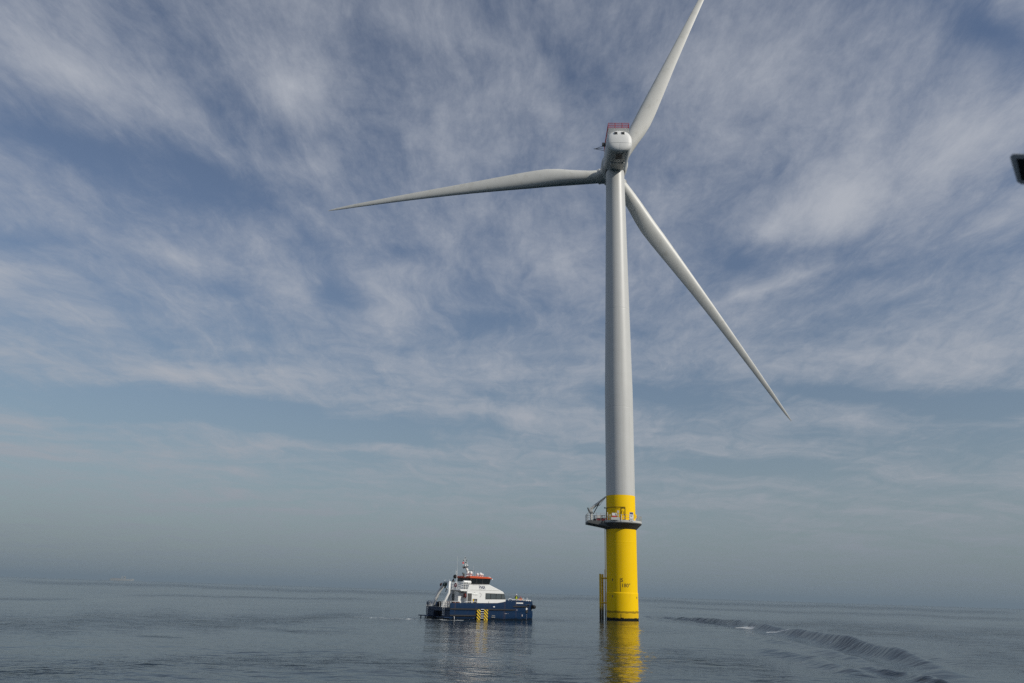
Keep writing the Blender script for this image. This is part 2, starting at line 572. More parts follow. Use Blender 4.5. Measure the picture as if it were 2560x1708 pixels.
# ------------------------------------------------------------------ water
def seg_field(x, y, pts, wid):
    """distance field of a polyline -> (signed side offset, along 0..1 param, |d|); only worked out near the line"""
    P_ = np.array(pts, float)
    near = (x > P_[:, 0].min() - 9) & (x < P_[:, 0].max() + 9) & (y > P_[:, 1].min() - 9) & (y < P_[:, 1].max() + 9)
    if near.ndim > 1:
        out = [np.zeros(x.shape), np.zeros(x.shape), np.full(x.shape, 1e9)]
        for o_, v_ in zip(out, seg_field(x[near], y[near], pts, wid)):
            o_[near] = v_
        return out
    best = np.full(x.shape, 1e9)
    sd_ = np.zeros(x.shape)
    al = np.zeros(x.shape)
    P = np.array(pts, float)
    seglen = np.hypot(*(P[1:] - P[:-1]).T)
    cum = np.concatenate([[0], np.cumsum(seglen)])
    for i in range(len(P) - 1):
        d = (P[i + 1] - P[i]) / seglen[i]
        rx_, ry_ = x - P[i, 0], y - P[i, 1]
        t = np.clip(rx_ * d[0] + ry_ * d[1], 0, seglen[i])
        dx, dy = rx_ - t * d[0], ry_ - t * d[1]
        q = np.hypot(dx, dy)
        mk = q < best
        best = np.where(mk, q, best)
        sd_ = np.where(mk, np.sign(d[0] * ry_ - d[1] * rx_) * q, sd_)
        al = np.where(mk, (cum[i] + t) / cum[-1], al)
    return sd_, al, best

def sea_pt(px, py):
    v = ray(px, py)
    t = -CH / v[2]
    return (v[0] * t, v[1] * t)
def sea_line(pts):
    P = np.array([sea_pt(*p) for p in pts])
    t = np.concatenate([[0], np.cumsum(np.hypot(*(P[1:] - P[:-1]).T))])
    u = np.linspace(0, t[-1], 150)
    Q = np.stack([np.interp(u, t, P[:, 0]), np.interp(u, t, P[:, 1])], 1)
    for _ in range(300):
        Q[1:-1] = .25 * Q[:-2] + .5 * Q[1:-1] + .25 * Q[2:]
    return [tuple(q) for q in Q]
WAKES = [(sea_line([(1606, 1541), (1680, 1545), (1760, 1551), (1882, 1567), (1918, 1578), (1982, 1584), (2012, 1590), (2057, 1600), (2090, 1611), (2127, 1615), (2160, 1624), (2192, 1631), (2221, 1636),
                    (2262, 1649), (2303, 1662), (2335, 1673), (2400, 1695)]), .95, 1.2),
         (sea_line([(1850, 1588), (1930, 1603), (1992, 1612), (2033, 1621), (2082, 1633), (2120, 1641), (2190, 1660)]), .26, 1.2),
         (sea_line([(1900, 1622), (1980, 1640), (2008, 1642), (2049, 1654), (2090, 1670), (2123, 1679), (2180, 1697)]), .34, 1.3),
         (sea_line([(2150, 1668), (2229, 1684), (2270, 1689), (2311, 1701), (2380, 1720)]), .34, .8)]
# ruffled streaks on the calm sea: (points of the streak, its half height)
RUFFLES = [([(-100, 1560, 20), (450, 1556, 20), (760, 1546, 9), (950, 1541, 5)], .8), ([(-100, 1695, 26), (400, 1655, 12), (900, 1652, 14), (1200, 1700, 22)], .6),
           ([(320, 1591, 3), (470, 1593, 3)], 1.0), ([(1610, 1545, 6), (1900, 1558, 8), (2300, 1576, 11), (2660, 1590, 13)], .75),
           ([(1600, 1650, 16), (1850, 1655, 22), (2000, 1690, 25)], .6), ([(580, 1570, 4), (880, 1582, 4)], .7), ([(-100, 1497, 2.5), (210, 1498, 2.5)], .8),
           ([(300, 1488, 2.5), (950, 1499, 2.5)], .7), ([(900, 1546, 4), (1480, 1551, 4)], .5), ([(1610, 1518, 2.5), (1800, 1524, 2.5), (2600, 1550, 4)], .6),
           ([(0, 1452, 4), (2560, 1533, 4)], .7), ([(1100, 1680, 14), (1500, 1695, 10)], .5), ([(2000, 1570, 6), (2660, 1620, 14)], .55), ([(2360, 1640, 20), (2660, 1660, 26)], .5)]
def ruffle_field(x, y):
    P = np.stack([x, y, np.full(x.shape, -CH)], -1)
    dz = np.maximum(P @ fw, .5)
    px, py = 1280 + FPX * (P @ cr) / dz, 854 - FPX * (P @ cu) / dz
    out = np.zeros(x.shape)
    for pts, amp in RUFFLES:
        xs_ = [p[0] for p in pts]
        c = np.interp(px, xs_, [p[1] for p in pts])
        hh = np.interp(px, xs_, [p[2] for p in pts])
        env = np.clip((px - xs_[0]) / 90, 0, 1) * np.clip((xs_[-1] - px) / 90, 0, 1)
        wob = np.sin(px * .011 + amp * 9) + .6 * np.sin(px * .031 + amp * 5)
        out = np.maximum(out, amp * env * np.exp(-((py - c - wob * hh * .35) / hh) ** 2))
    return out

def water_fields(x, y):
    r = np.hypot(x, y)
    rr = np.random.default_rng(11)
    h = np.zeros(x.shape)
    hs = np.zeros(x.shape)
    calm = .55 + .45 * np.sin(x * .021 + 1.3 + .8 * np.sin(y * .017)) * np.sin(y * .043 + .6 + .7 * np.sin(x * .03))
    for i in range(46):
        lam = 1.1 * (24 / 1.1) ** rr.random()
        th = R(250) + rr.normal() * .55
        k = 2 * math.pi / lam
        ph = rr.random() * 6.283
        slope = .011 if lam < 6 else .0055
        fade = np.clip(1.35 - r * .0105 / lam * 1.6, 0, 1)
        ph2 = k * (math.cos(th) * x + math.sin(th) * y) + ph
        if lam < 6:
            hs += slope * lam / 6.283 * np.sin(ph2) * fade * calm
        else:
            h += slope * lam / 6.283 * np.sin(ph2) * fade
    for pts, amp, wid in WAKES:
        sd_, al, d = seg_field(x, y, pts, wid)
        hs *= 1 - .85 * np.exp(-(d / 3.5) ** 2)
        # steep towards the camera side, longer behind; breathing crest height
        v = (1 + .10 * np.sin(al * 19 + 1) + .07 * np.sin(al * 43 + 1)) * (.75 + .5 * al)
        env = np.clip(al * (5 if amp > .5 else 8), 0, 1) * np.clip((1 - al) * 8, 0, 1)
        h += amp * v * env * np.exp(-(d / wid) ** 2)
        h -= .30 * amp * env * np.exp(-((d - 2.4 * wid) / (1.3 * wid)) ** 2)
        if amp > .5:      # chop where the wake leaves the foundation
            h += .11 * np.exp(-(d / 3.2) ** 2) * np.clip(1 - al / .32, 0, 1) * (np.sin(x * 2.1 + y * .25) + np.sin(x * 1.2 - y * .5 + 1) + np.sin(y * .7 + x * .3))
    # ruffled water where the current runs past the foundation
    for cx, cy, sx, sy, a in ((31, 176, 9, 12, .045), (-15, 137, 9, 2.5, .05)):
        g = np.exp(-((x - cx) / sx) ** 2 - ((y - cy) / sy) ** 2)
        h += a * g * (np.sin(x * 2.3 + y * .6) + np.sin(x * 1.1 - y * 1.7 + 1) + np.sin(y * 1.2 + .4))
    h += hs
    f = np.zeros(x.shape)
    for (pts, wid, a) in ((sea_line([(1838, 1566), (1860, 1568.5), (1884, 1572)]), .6, .85), (sea_line([(1915, 1579), (1940, 1582), (1974, 1586)]), .3, .8), (sea_line([(2074, 1611), (2087, 1611)]), .25, .9),
                          (sea_line([(2258, 1683), (2270, 1685)]), .2, .9), ([(-25.5, 136.3), (-19, 136), (-14.5, 135.9), (-10.5, 136.6)], .75, .62),
                          (sea_line([(1110, 1550.5), (1154, 1551.3)]), .6, 1.1)):
        sd_, al, d = seg_field(x, y, pts, wid)
        f = np.maximum(f, a * np.exp(-(d / wid) ** 2))
    return h, f

WAVE = .85
def build_water():
    NA, NR = 760, 900
    az = np.linspace(R(-52), R(52), NA)
    rr = np.exp(np.linspace(math.log(14), math.log(2600), NR))
    RR, AA = np.meshgrid(rr, az, indexing='ij')
    x, y = RR * np.sin(AA), RR * np.cos(AA)
    h, f = water_fields(x, y)
    edge = np.clip((R(52) - np.abs(AA)) / R(4), 0, 1) * np.clip((RR - 14) / 5, 0, 1) * np.clip((2600 - RR) / 900, 0, 1)
    h = h * edge
    V = np.stack([x, y, h], -1).reshape(-1, 3)
    idx = np.arange(NR * NA).reshape(NR, NA)
    q = np.stack([idx[:-1, :-1], idx[:-1, 1:], idx[1:, 1:], idx[1:, :-1]], -1).reshape(-1, 4)[:, ::-1]
    F = f.reshape(-1)
    # beyond and around: flat rings that share the outline of the fine sector
    extra_v, extra_q = [], []
    base = len(V)
    far = [2600, 4000, 7000, 13000, 26000, 46000]
    cols = np.linspace(0, NA - 1, 41).astype(int)
    vid = {}
    def vert(r_, a_, key):
        if key not in vid:
            vid[key] = base + len(extra_v)
            extra_v.append((r_ * math.sin(a_), r_ * math.cos(a_), 0))
        return vid[key]
    # outer ring strip uses every column of the fine sector so the seam is watertight
    for j in range(NA):
        vert(4000, az[j], ('o', 1, j))
    for j in range(NA - 1):
        extra_q.append((idx[-1, j], vid[('o', 1, j)], vid[('o', 1, j + 1)], idx[-1, j + 1]))
    for k in range(1, 5):
        for j in range(NA - 1):
            a = [vert(far[kk], az[jj], ('o', kk, jj)) for kk, jj in ((k, j), (k + 1, j), (k + 1, j + 1), (k, j + 1))]
            extra_q.append(tuple(a))
    ba = np.linspace(R(52), R(308), 61)
    rb = list(rr) + far[1:]
    def bv(i, j):
        if j == 0:
            return idx[i, NA - 1] if i < NR else vid[('o', i - NR + 1, NA - 1)]
        if j == 60:
            return idx[i, 0] if i < NR else vid[('o', i - NR + 1, 0)]
        return vert(rb[i], ba[j], ('b', i, j))
    rows = list(range(0, NR, 1)) + list(range(NR, NR + 5))
    for a_, b_ in zip(rows[:-1], rows[1:]):
        for j in (0, 59):
            extra_q.append((bv(a_, j), bv(b_, j), bv(b_, j + 1), bv(a_, j + 1)))
    rows2 = list(range(0, NR - 1, 29)) + [NR - 1] + list(range(NR, NR + 5))
    for a_, b_ in zip(rows2[:-1], rows2[1:]):
        for j in range(1, 59):
            extra_q.append((bv(a_, j), bv(b_, j), bv(b_, j + 1), bv(a_, j + 1)))
    V = np.concatenate([V, np.array(extra_v)])
    F = np.concatenate([F, np.zeros(len(extra_v))])
    ring0 = [int(i) for i in idx[0, ::-1]] + [int(bv(0, j)) for j in range(59, 0, -1)]
    me = bpy.data.meshes.new('water')
    faces = q.tolist() + [tuple(int(i) for i in t) for t in extra_q] + [ring0]
    me.from_pydata(V.tolist(), [], faces)
    bm = bmesh.new()
    bm.from_mesh(me)
    for fc in bm.faces:
        if fc.normal.z < 0:
            fc.normal_flip()
    bm.to_mesh(me)
    bm.free()
    me.shade_smooth()
    at = me.attributes.new('foam', 'FLOAT', 'POINT')
    at.data.foreach_set('value', F.astype(np.float32))
    rf = np.clip(ruffle_field(x, y).reshape(-1), 0, 1)
    at = me.attributes.new('ruffle', 'FLOAT', 'POINT')
    at.data.foreach_set('value', np.concatenate([rf, np.full(len(extra_v), .45)]).astype(np.float32))
    m = bpy.data.materials.new('sea_water')
    m.use_nodes = True
    t = m.node_tree
    b = t.nodes['Principled BSDF']
    b.inputs['IOR'].default_value = 1.25
    b.inputs['Base Color'].default_value = (.003, .012, .019, 1)
    b.inputs['Roughness'].default_value = .07
    geo = N(t, 'ShaderNodeNewGeometry')
    def nz(scale, sx, sy, det, rough=.6):
        mp = N(t, 'ShaderNodeMapping')
        L(t, geo.outputs['Position'], mp.inputs[0])
        mp.inputs['Scale'].default_value = (sx, sy, 0)
        mp.inputs['Rotation'].default_value = (0, 0, R(8))
        n = N(t, 'ShaderNodeTexNoise')
        L(t, mp.outputs[0], n.inputs['Vector'])
        n.inputs['Scale'].default_value = scale
        n.inputs['Detail'].default_value = det
        n.inputs['Roughness'].default_value = rough
        return n.outputs['Fac']
    def mth(op, a, b_=None, c=None):
        n = N(t, 'ShaderNodeMath', operation=op)
        for i, v in enumerate((a, b_, c)):
            if v is None:
                continue
            if isinstance(v, (int, float)):
                n.inputs[i].default_value = v
            else:
                L(t, v, n.inputs[i])
        return n.outputs[0]
    # ripples: the slope of a height noise, taken over a fixed few centimetres
    ru = N(t, 'ShaderNodeAttribute', attribute_name='ruffle')
    big = N(t, 'ShaderNodeMapRange', interpolation_type='SMOOTHSTEP')
    L(t, nz(1, .030, .022, 5, .62), big.inputs[0])
    big.inputs[1].default_value, big.inputs[2].default_value = .42, .66
    big.inputs[3].default_value, big.inputs[4].default_value = .0, .45
    brk = N(t, 'ShaderNodeMapRange', interpolation_type='SMOOTHSTEP')
    L(t, nz(1, .16, .42, 5, .68), brk.inputs[0])
    brk.inputs[1].default_value, brk.inputs[2].default_value = .36, .64
    brk.inputs[3].default_value, brk.inputs[4].default_value = .5, 2.6
    amt = mth('ADD', mth('ADD', mth('MULTIPLY', big.outputs[0], .7), mth('MULTIPLY', ru.outputs['Fac'], brk.outputs[0])), .24)
    EPS = .05
    def hgt(ox, oy):
        ad = N(t, 'ShaderNodeVectorMath', operation='ADD')
        L(t, geo.outputs['Position'], ad.inputs[0])
        ad.inputs[1].default_value = (ox, oy, 0)
        tot = None
        for sx, sy, det, k in ((.42, .62, 2, .55), (1.9, 2.7, 3, .13)):
            mp = N(t, 'ShaderNodeMapping')
            L(t, ad.outputs[0], mp.inputs[0])
            mp.inputs['Scale'].default_value = (sx, sy, 0)
            mp.inputs['Rotation'].default_value = (0, 0, R(14))
            n = N(t, 'ShaderNodeTexNoise')
            L(t, mp.outputs[0], n.inputs['Vector'])
            n.inputs['Scale'].default_value = 1
            n.inputs['Detail'].default_value = det
            n.inputs['Roughness'].default_value = .55
            q_ = mth('MULTIPLY', n.outputs['Fac'], k)
            tot = q_ if tot is None else mth('ADD', tot, q_)
        return tot
    h0 = hgt(0, 0)
    cn = N(t, 'ShaderNodeCombineXYZ')
    gain = mth('MULTIPLY', amt, -WAVE / EPS)
    L(t, mth('MULTIPLY', mth('SUBTRACT', hgt(EPS, 0), h0), gain), cn.inputs[0])
    L(t, mth('MULTIPLY', mth('SUBTRACT', hgt(0, EPS), h0), gain), cn.inputs[1])
    an = N(t, 'ShaderNodeVectorMath', operation='ADD')
    L(t, geo.outputs['Normal'], an.inputs[0])
    L(t, cn.outputs[0], an.inputs[1])
    nn = N(t, 'ShaderNodeVectorMath', operation='NORMALIZE')
    L(t, an.outputs[0], nn.inputs[0])
    L(t, nn.outputs[0], b.inputs['Normal'])
    fa = N(t, 'ShaderNodeAttribute', attribute_name='foam')
    fo = N(t, 'ShaderNodeMapRange', interpolation_type='SMOOTHSTEP')
    L(t, mth('ADD', mth('MULTIPLY', fa.outputs['Fac'], 1.0), mth('MULTIPLY', mth('SUBTRACT', nz(1, 1.9, 1.1, 6, .78), .5), 2.0)), fo.inputs[0])
    fo.inputs[1].default_value, fo.inputs[2].default_value = .42, .75
    gate = mth('MULTIPLY', fo.outputs[0], mth('GREATER_THAN', fa.outputs['Fac'], .04))
    dif = N(t, 'ShaderNodeBsdfDiffuse')
    dif.inputs[0].default_value = (.72, .75, .74, 1)
    ms = N(t, 'ShaderNodeMixShader')
    L(t, gate, ms.inputs[0])
    L(t, b.outputs[0], ms.inputs[1])
    L(t, dif.outputs[0], ms.inputs[2])
    L(t, ms.outputs[0], t.nodes['Material Output'].inputs['Surface'])
    me.materials.append(m)
    o = bpy.data.objects.new('water', me)
    col.objects.link(o)
    o['kind'] = 'structure'
build_water()

# ------------------------------------------------------------------ haze
def build_haze():
    mb = MB().box((-46500, -46500, -2.0), (46500, 46500, 205.0))
    m = bpy.data.materials.new('sea_haze')
    m.use_nodes = True
    t = m.node_tree
    t.nodes.remove(t.nodes['Principled BSDF'])
    v = N(t, 'ShaderNodeVolumePrincipled')
    v.inputs['Color'].default_value = (.39, .50, .59, 1)
    v.inputs['Density'].default_value = 0.6e-4
    L(t, v.outputs[0], t.nodes['Material Output'].inputs['Volume'])
    o = mb.build('haze', m, smooth=0)
    o['kind'] = 'stuff'
build_haze()

# ------------------------------------------------------------------ wind turbine
TB = Vector((24.988, 165.423, 0))
TOPZ = 107.5
def build_turbine():
    T = thing('wind_turbine', 'tall white three-bladed wind turbine on a yellow foundation standing in the sea', 'wind turbine', TB)
    # foundation
    c = MB().lathe([(3.34, -4), (3.34, 5.2), (3.34, 5.36), (3.31, 5.47), (3.24, 5.53)], 96)
    collar = c.build('foundation_collar', M['yellow_tide'], T)
    MB().lathe([(3.26, 5.53), (3.26, 5.7), (3.26, 15.5), (3.26, 15.62), (3.268, 15.66), (3.268, 15.72), (3.26, 15.76), (3.26, 15.9), (3.26, 18.36)], 96, cap=False).build('transition_piece', M['yellow'], T)
    # lifting lugs let into the collar and transition piece
    lg = MB()
    for (px_, z) in ((-1.98, 8.0), (-1.98, 4.75), (3.0, 4.55)):
        th = math.asin(px_ / 3.34) - R(8.6)
        rr_ = 3.36 if z < 5.5 else 3.28
        mt = Matrix.Translation((rr_ * math.sin(th), -rr_ * math.cos(th), z)) @ Matrix.Rotation(th, 4, 'Z')
        lg.box((-.07, -.06, -.2), (.07, .04, .2), mt)
    lg.build('lug', M['dark_steel'], T)
    # compass marking
    mk = MB()
    def wrap(vs, fs, u0_, z0, rad):
        out = []
        for (u, v, d) in vs:
            th = (u0_ + u) / rad - R(8.6)
            rr_ = rad + d
            out.append((rr_ * math.sin(th), -rr_ * math.cos(th), z0 + v))
        mk.add(out, fs)
    th0 = math.asin(-.35 / 3.26) * 3.26
    vs, fs = text_mesh('S', 1.05, .012)
    wrap(vs, fs, th0 + .14, 7.62, 3.27)
    vs, fs = text_mesh('180°', 1.05, .012)
    wrap(vs, fs, th0 + .22, 6.55, 3.27)
    ub = [(0, -2.6, -.01), (.075, -2.6, -.01), (.075, .1, -.01), (0, .1, -.01), (0, -2.6, .014), (.075, -2.6, .014), (.075, .1, .014), (0, .1, .014)]
    bf = [[0, 3, 2, 1], [4, 5, 6, 7], [0, 1, 5, 4], [1, 2, 6, 5], [2, 3, 7, 6], [3, 0, 4, 7]]
    wrap(ub, bf, th0, 8.25, 3.27)
    mk.build('compass_marking', M['ink'], T, smooth=0)
    mk = MB()
    wrap([(p[0], p[1] * .42, p[2]) for p in ub], bf, th0 + .02, 1.25, 3.345)
    mk.build('tide_marking', M['ink'], T, smooth=0)
    # platform with its conical support and the laydown wing on the left
    pl = MB()
    pl.lathe([(3.24, 18.36), (4.05, 19.15), (4.3, 19.4), (4.45, 19.52), (4.45, 19.72), (3.18, 19.72)], 72, cap=False)
    poly = [(-7.42, 20.02), (-2.8, 20.02), (-2.8, 18.72), (-4.2, 19.0), (-7.42, 19.55)]
    pl.prism(poly, -2.4, 3.2)
    plat = pl.build('platform', M['dark_steel'], T, smooth=30)
    MB().lathe([(4.47, 19.70), (4.47, 20.12), (4.40, 20.12), (4.40, 20.05), (3.18, 20.05)], 72, cap=False).build('deck_edge', M['light_grey'], plat, smooth=30)
    rl = MB()
    zt = (20.12, 20.62, 21.2)
    a0, a1 = R(-148), R(146)
    pr = [(4.42 * math.cos(a0 + (a1 - a0) * i / 60), 4.42 * math.sin(a0 + (a1 - a0) * i / 60)) for i in range(61)]
    for z in zt[1:]:
        rl.tube([(p[0], p[1], z) for p in pr], .03, 6)
    for i in range(0, 61, 3):
        rl.tube([(pr[i][0], pr[i][1], 19.75), (pr[i][0], pr[i][1], 21.22)], .03, 6)
    wing = [(-3.75, -2.38), (-7.38, -2.38), (-7.38, 3.18), (-3.1, 3.18)]
    for z in (20.55, 21.1, 21.6):
        rl.tube([(p[0], p[1], z) for p in wing], .03, 6)
    for i in range(3):
        a, b = Vector(wing[i]), Vector(wing[i + 1])
        k = 4
        for j in range(k + (i == 2)):
            p = a.lerp(b, j / k)
            rl.tube([(p.x, p.y, 19.8), (p.x, p.y, 21.62)], .04, 6)
    rl.build('railing', M['steel'], plat)
    gate = MB()
    for x in (-3.3, -2.85, -.55):
        y = -math.sqrt(4.5 ** 2 - x * x)
        gate.tube([(x, y, 19.8), (x, y, 21.75 if x < -3 else 21.25)], .055, 6)
    MB_ = gate.build('gate_post', M['white2'], plat)
    MB().box((-2.75, -4.33, 20.06), (-.8, -3.75, 20.62)).build('deck_locker', M['light_grey'], plat, bevel=.03)
    # tower
    MB().lathe([(3.16, 19.9), (3.16, 25.55), (3.155, 25.57)], 96, cap=False).build('tower_base', M['yellow'], T)
    prof = [(3.16, 25.57)]
    for z in np.linspace(26, TOPZ, 70):
        r_ = 3.17 if z < 50 else 3.17 - (3.17 - 2.30) * ((z - 50) / (TOPZ - 50)) ** .92
        prof.append((r_, z))
    pz, pr0 = [p[1] for p in prof], [p[0] for p in prof]
    for zs in (45.2, 69.2):
        r_ = float(np.interp(zs, pz, pr0))
        prof += [(r_ + .0, zs - .2), (r_ + .0, zs + .2), (r_ + .0, zs - .06), (r_ - .006, zs - .03), (r_ - .006, zs + .03), (r_, zs + .06)]
    prof.sort(key=lambda p: p[1])
    MB().lathe(prof, 96).build('tower', M['tower'], T)
    # door in the yellow tower base
    def on_cyl(px_, rad):
        return math.asin(px_ / rad) - R(8.6)
    def cyl_panel(mb, xa, xb, z0, z1, rad, d):
        ta, tb = on_cyl(xa, rad), on_cyl(xb, rad)
        k = 5
        ring = []
        for rr_ in (rad - .05, rad + d):
            ring.append([((rr_) * math.sin(ta + (tb - ta) * i / k), -rr_ * math.cos(ta + (tb - ta) * i / k)) for i in range(k + 1)])
        vs = [(p[0], p[1], z) for z in (z0, z1) for rg in ring for p in rg]
        n = k + 1
        fs = []
        for i in range(k):
            fs += [[n + i, n + i + 1, 3 * n + i + 1, 3 * n + i], [i, i + 1, n + i + 1, n + i], [2 * n + i, 3 * n + i, 3 * n + i + 1, 2 * n + i + 1]]
        fs += [[0, n, 3 * n, 2 * n], [k, 2 * n + k, 3 * n + k, n + k]]
        mb.add(vs, fs)
    d = MB()
    cyl_panel(d, .16, .86, 20.12, 22.6, 3.16, .05)
    dr = d.build('door', M['yellow'], T, smooth=30)
    d = MB()
    cyl_panel(d, .06, .14, 20.12, 22.72, 3.16, .08)
    cyl_panel(d, .88, .96, 20.12, 22.72, 3.16, .08)
    cyl_panel(d, .06, .96, 22.64, 22.74, 3.16, .085)
    d.build('door_frame', M['ink'], dr, smooth=30)
    d = MB()
    cyl_panel(d, .70, .78, 21.2, 21.45, 3.16, .12)
    d.build('handle', M['dark_steel'], dr, smooth=30)
    d = MB()
    pts = [(3.25 * math.sin(on_cyl(x, 3.25)), -3.25 * math.cos(on_cyl(x, 3.25)), 22.95) for x in np.linspace(-3.1, .95, 24)]
    d.tube(pts, .045, 6)
    d.tube([pts[-1], (pts[-1][0], pts[-1][1], 20.1)], .045, 6)
    d.tube([pts[0], (pts[0][0] - .05, pts[0][1], 20.1)], .07, 6)
    d.build('cable_conduit', M['ink'], T)
    d = MB()
    d.sphere((-3.46, .1, 23.0), .17)
    d.tube([(-3.46, .1, 23.0), (-3.1, .1, 22.9)], .04, 6)
    d.build('navigation_lantern', M['dark_steel'], T)
    # boat landing
    ph = R(160)
    def bl(rad, off, z):
        cx, cy = rad * math.cos(ph), rad * math.sin(ph)
        return (cx - off * math.sin(ph), cy + off * math.cos(ph), z)
    for off in (1.05, -1.05):
        MB().tube([bl(4.45, off, -3), bl(4.45, off, 9.15)], .22, 14).build('fender_tube', M['yellow_tube'], T)
    ld = MB()
    for off in (.28, -.28):
        ld.tube([bl(3.62, off, -2), bl(3.62, off, 10.1)], .055, 6)
    for z in np.arange(-.5, 10, .3):
        ld.tube([bl(3.62, .28, z), bl(3.62, -.28, z)], .022, 5)
    ld.build('ladder', M['yellow_tube'], T)
    br = MB()
    for z in (8.3, 3.3, 7.45, 5.2, .75):
        if z in (8.3, 3.3):
            for off in (.95, -.95):
                br.tube([bl(4.4, off * 1.1, z), bl(3.0, off * .9, z)], .15, 10)
        br.tube([bl(4.45, 1.05, z), bl(4.45, -1.05, z)], .07, 8)
    br.build('landing_bracket', M['yellow_tube'], T)
    up = MB()
    a = R(168)
    for da in (-.06, .06):
        up.tube([(3.5 * math.cos(a + da), 3.5 * math.sin(a + da), 9.5), (3.5 * math.cos(a + da), 3.5 * math.sin(a + da), 19.0)], .05, 6)
    for z in np.arange(9.6, 19, .3):
        up.tube([(3.5 * math.cos(a - .06), 3.5 * math.sin(a - .06), z), (3.5 * math.cos(a + .06), 3.5 * math.sin(a + .06), z)], .02, 5)
    up.build('upper_ladder', M['yellow_tube'], T)

    # ---- nacelle frame: local x = right, y = away from camera along the shaft, z = up
    psi, tau = R(2.72), R(6)
    A = Vector((math.sin(psi) * math.cos(tau), math.cos(psi) * math.cos(tau), math.sin(tau)))
    E1 = Vector((math.cos(psi), -math.sin(psi), 0))
    UP = E1.cross(A)
    NM = Matrix(((E1.x, A.x, UP.x, 0), (E1.y, A.y, UP.y, 0), (E1.z, A.z, UP.z, TOPZ + 2.6), (0, 0, 0, 1)))
    def nl(mb):
        # the rear end leans forward at the top
        mb.v = [(p[0], p[1] + .17 * (p[2] + 3) * min(1, max(0, (-8 - p[1]) / 3.5)) if p[2] < 3.2 and -3.3 < p[2] else p[1], p[2]) for p in mb.v]
        mb.v = [tuple(NM @ Vector(p)) for p in mb.v]
        return mb
    def sec(y, r_, sq=2.0, dz=0.0, n=56, zmax=9):
        out = []
        for i in range(n):
            t = 2 * math.pi * i / n
            ct, st = math.cos(t), math.sin(t)
            q = (abs(ct) ** sq + abs(st) ** sq) ** (-1 / sq)
            out.append((r_ * q * ct, y, dz + r_ * q * st))
        return out
    body = MB().loft([sec(y, r_, s) for (y, r_, s) in ((-11.75, 2.78, 2.5), (-11.72, 2.9, 2.5), (-11.45, 2.98, 2.5), (-8, 3.02, 2.5), (-3, 3.05, 2.5), (0.2, 3.12, 2.4))], cap=True)
    nac = nl(body).build('nacelle', M['nacelle'], T, smooth=35)
    cap_ = MB().loft([sec(y, r_, 2.35) for (y, r_) in ((-11.70, 3.04), (-11.95, 3.03), (-12.25, 2.90), (-12.5, 2.55), (-12.68, 1.9), (-12.78, 1.0), (-12.8, .05))], cap=True)
    nl(cap_).build('rear_cover', M['cover'], nac, smooth=50)
    seam = MB()
    pr_ = [(-11.95, 3.03), (-12.25, 2.90), (-12.5, 2.55), (-12.68, 1.9), (-12.78, 1.0), (-12.8, 0)]
    def capy(rho):
        return float(np.interp(rho, [p[1] for p in pr_[::-1]], [p[0] for p in pr_[::-1]])) - .012
    seam.tube([(x, capy(math.hypot(x, .75) * .985), -.75) for x in np.linspace(-2.75, 2.75, 24)], .022, 5)
    seam.tube([(0.05, capy(abs(z) * .985), z) for z in np.linspace(-2.7, -.75, 10)], .014, 5)
    nl(seam).build('panel_seam', M['grey_shell'], nac)
    for x in (-.85, .85):
        y = -12.62
        f_ = MB().box((x - .42, y - .12, 1.66), (x + .42, y + .35, 2.40))
        fr = nl(f_).build('vent_frame', M['nacelle'], nac, smooth=0, bevel=.03)
        v_ = MB().box((x - .35, y - .15, 1.73), (x + .33, y - .05, 2.33))
        nl(v_).build('vent_opening', M['black'], fr, smooth=0)
    gen = MB().loft([sec(y, r_, 2.0) for (y, r_) in ((.1, 3.2), (.25, 3.36), (.5, 3.42), (3.6, 3.42), (3.95, 3.36), (4.1, 3.15))], cap=True)
    nl(gen).build('generator_housing', M['nacelle'], nac, smooth=40)
    # underside hatch and service bay
    hp = MB().box((-.75, -11.0, -3.06), (.75, -8.4, -2.9))
    ht = nl(hp).build('hatch', M['black'], nac, smooth=0)
    fr = MB()
    for q in (((-.9, -11.15), (-.75, -8.25)), ((.75, -11.15), (.9, -8.25)), ((-.75, -11.15), (.75, -11.0)), ((-.75, -8.4), (.75, -8.25))):
        fr.box((q[0][0], q[0][1], -3.09), (q[1][0], q[1][1], -2.9))
    nl(fr).build('hatch_frame', M['grey_shell'], ht, smooth=0)
    by = MB().box((-1.7, -6.3, -3.16), (1.7, -2.55, -2.7))
    nl(by).build('service_bay', M['nacelle'], nac, smooth=0, bevel=.12)
    yw = MB().lathe([(2.45, TOPZ - .15), (2.55, TOPZ + .1), (2.55, TOPZ + .55)], 64)
    yw.build('yaw_ring', M['dark_steel'], T)
    # helicopter hoist platform
    hb = MB().box((-2.62, -10.6, 2.3), (2.45, 1.8, 4.05))
    hoist = nl(hb).build('hoist_platform', M['cover'], nac, smooth=0, bevel=.06)
    rr_ = MB()
    cn = [(-2.6, -10.55), (2.43, -10.55), (2.43, 1.8), (-2.6, 1.8)]
    for z in (4.14, 4.7, 5.4):
        rr_.tube([(p[0], p[1], z) for p in cn + cn[:1]], .055, 6)
    for i in range(4):
        a, b = Vector(cn[i]), Vector(cn[(i + 1) % 4])
        k = max(2, round((b - a).length / 1.5))
        for j in range(k):
            p = a.lerp(b, j / k)
            rr_.tube([(p.x, p.y, 4.0), (p.x, p.y, 5.4)], .06, 6)
    nl(rr_).build('hoist_railing', M['red'], nac)
    mesh_ = MB()
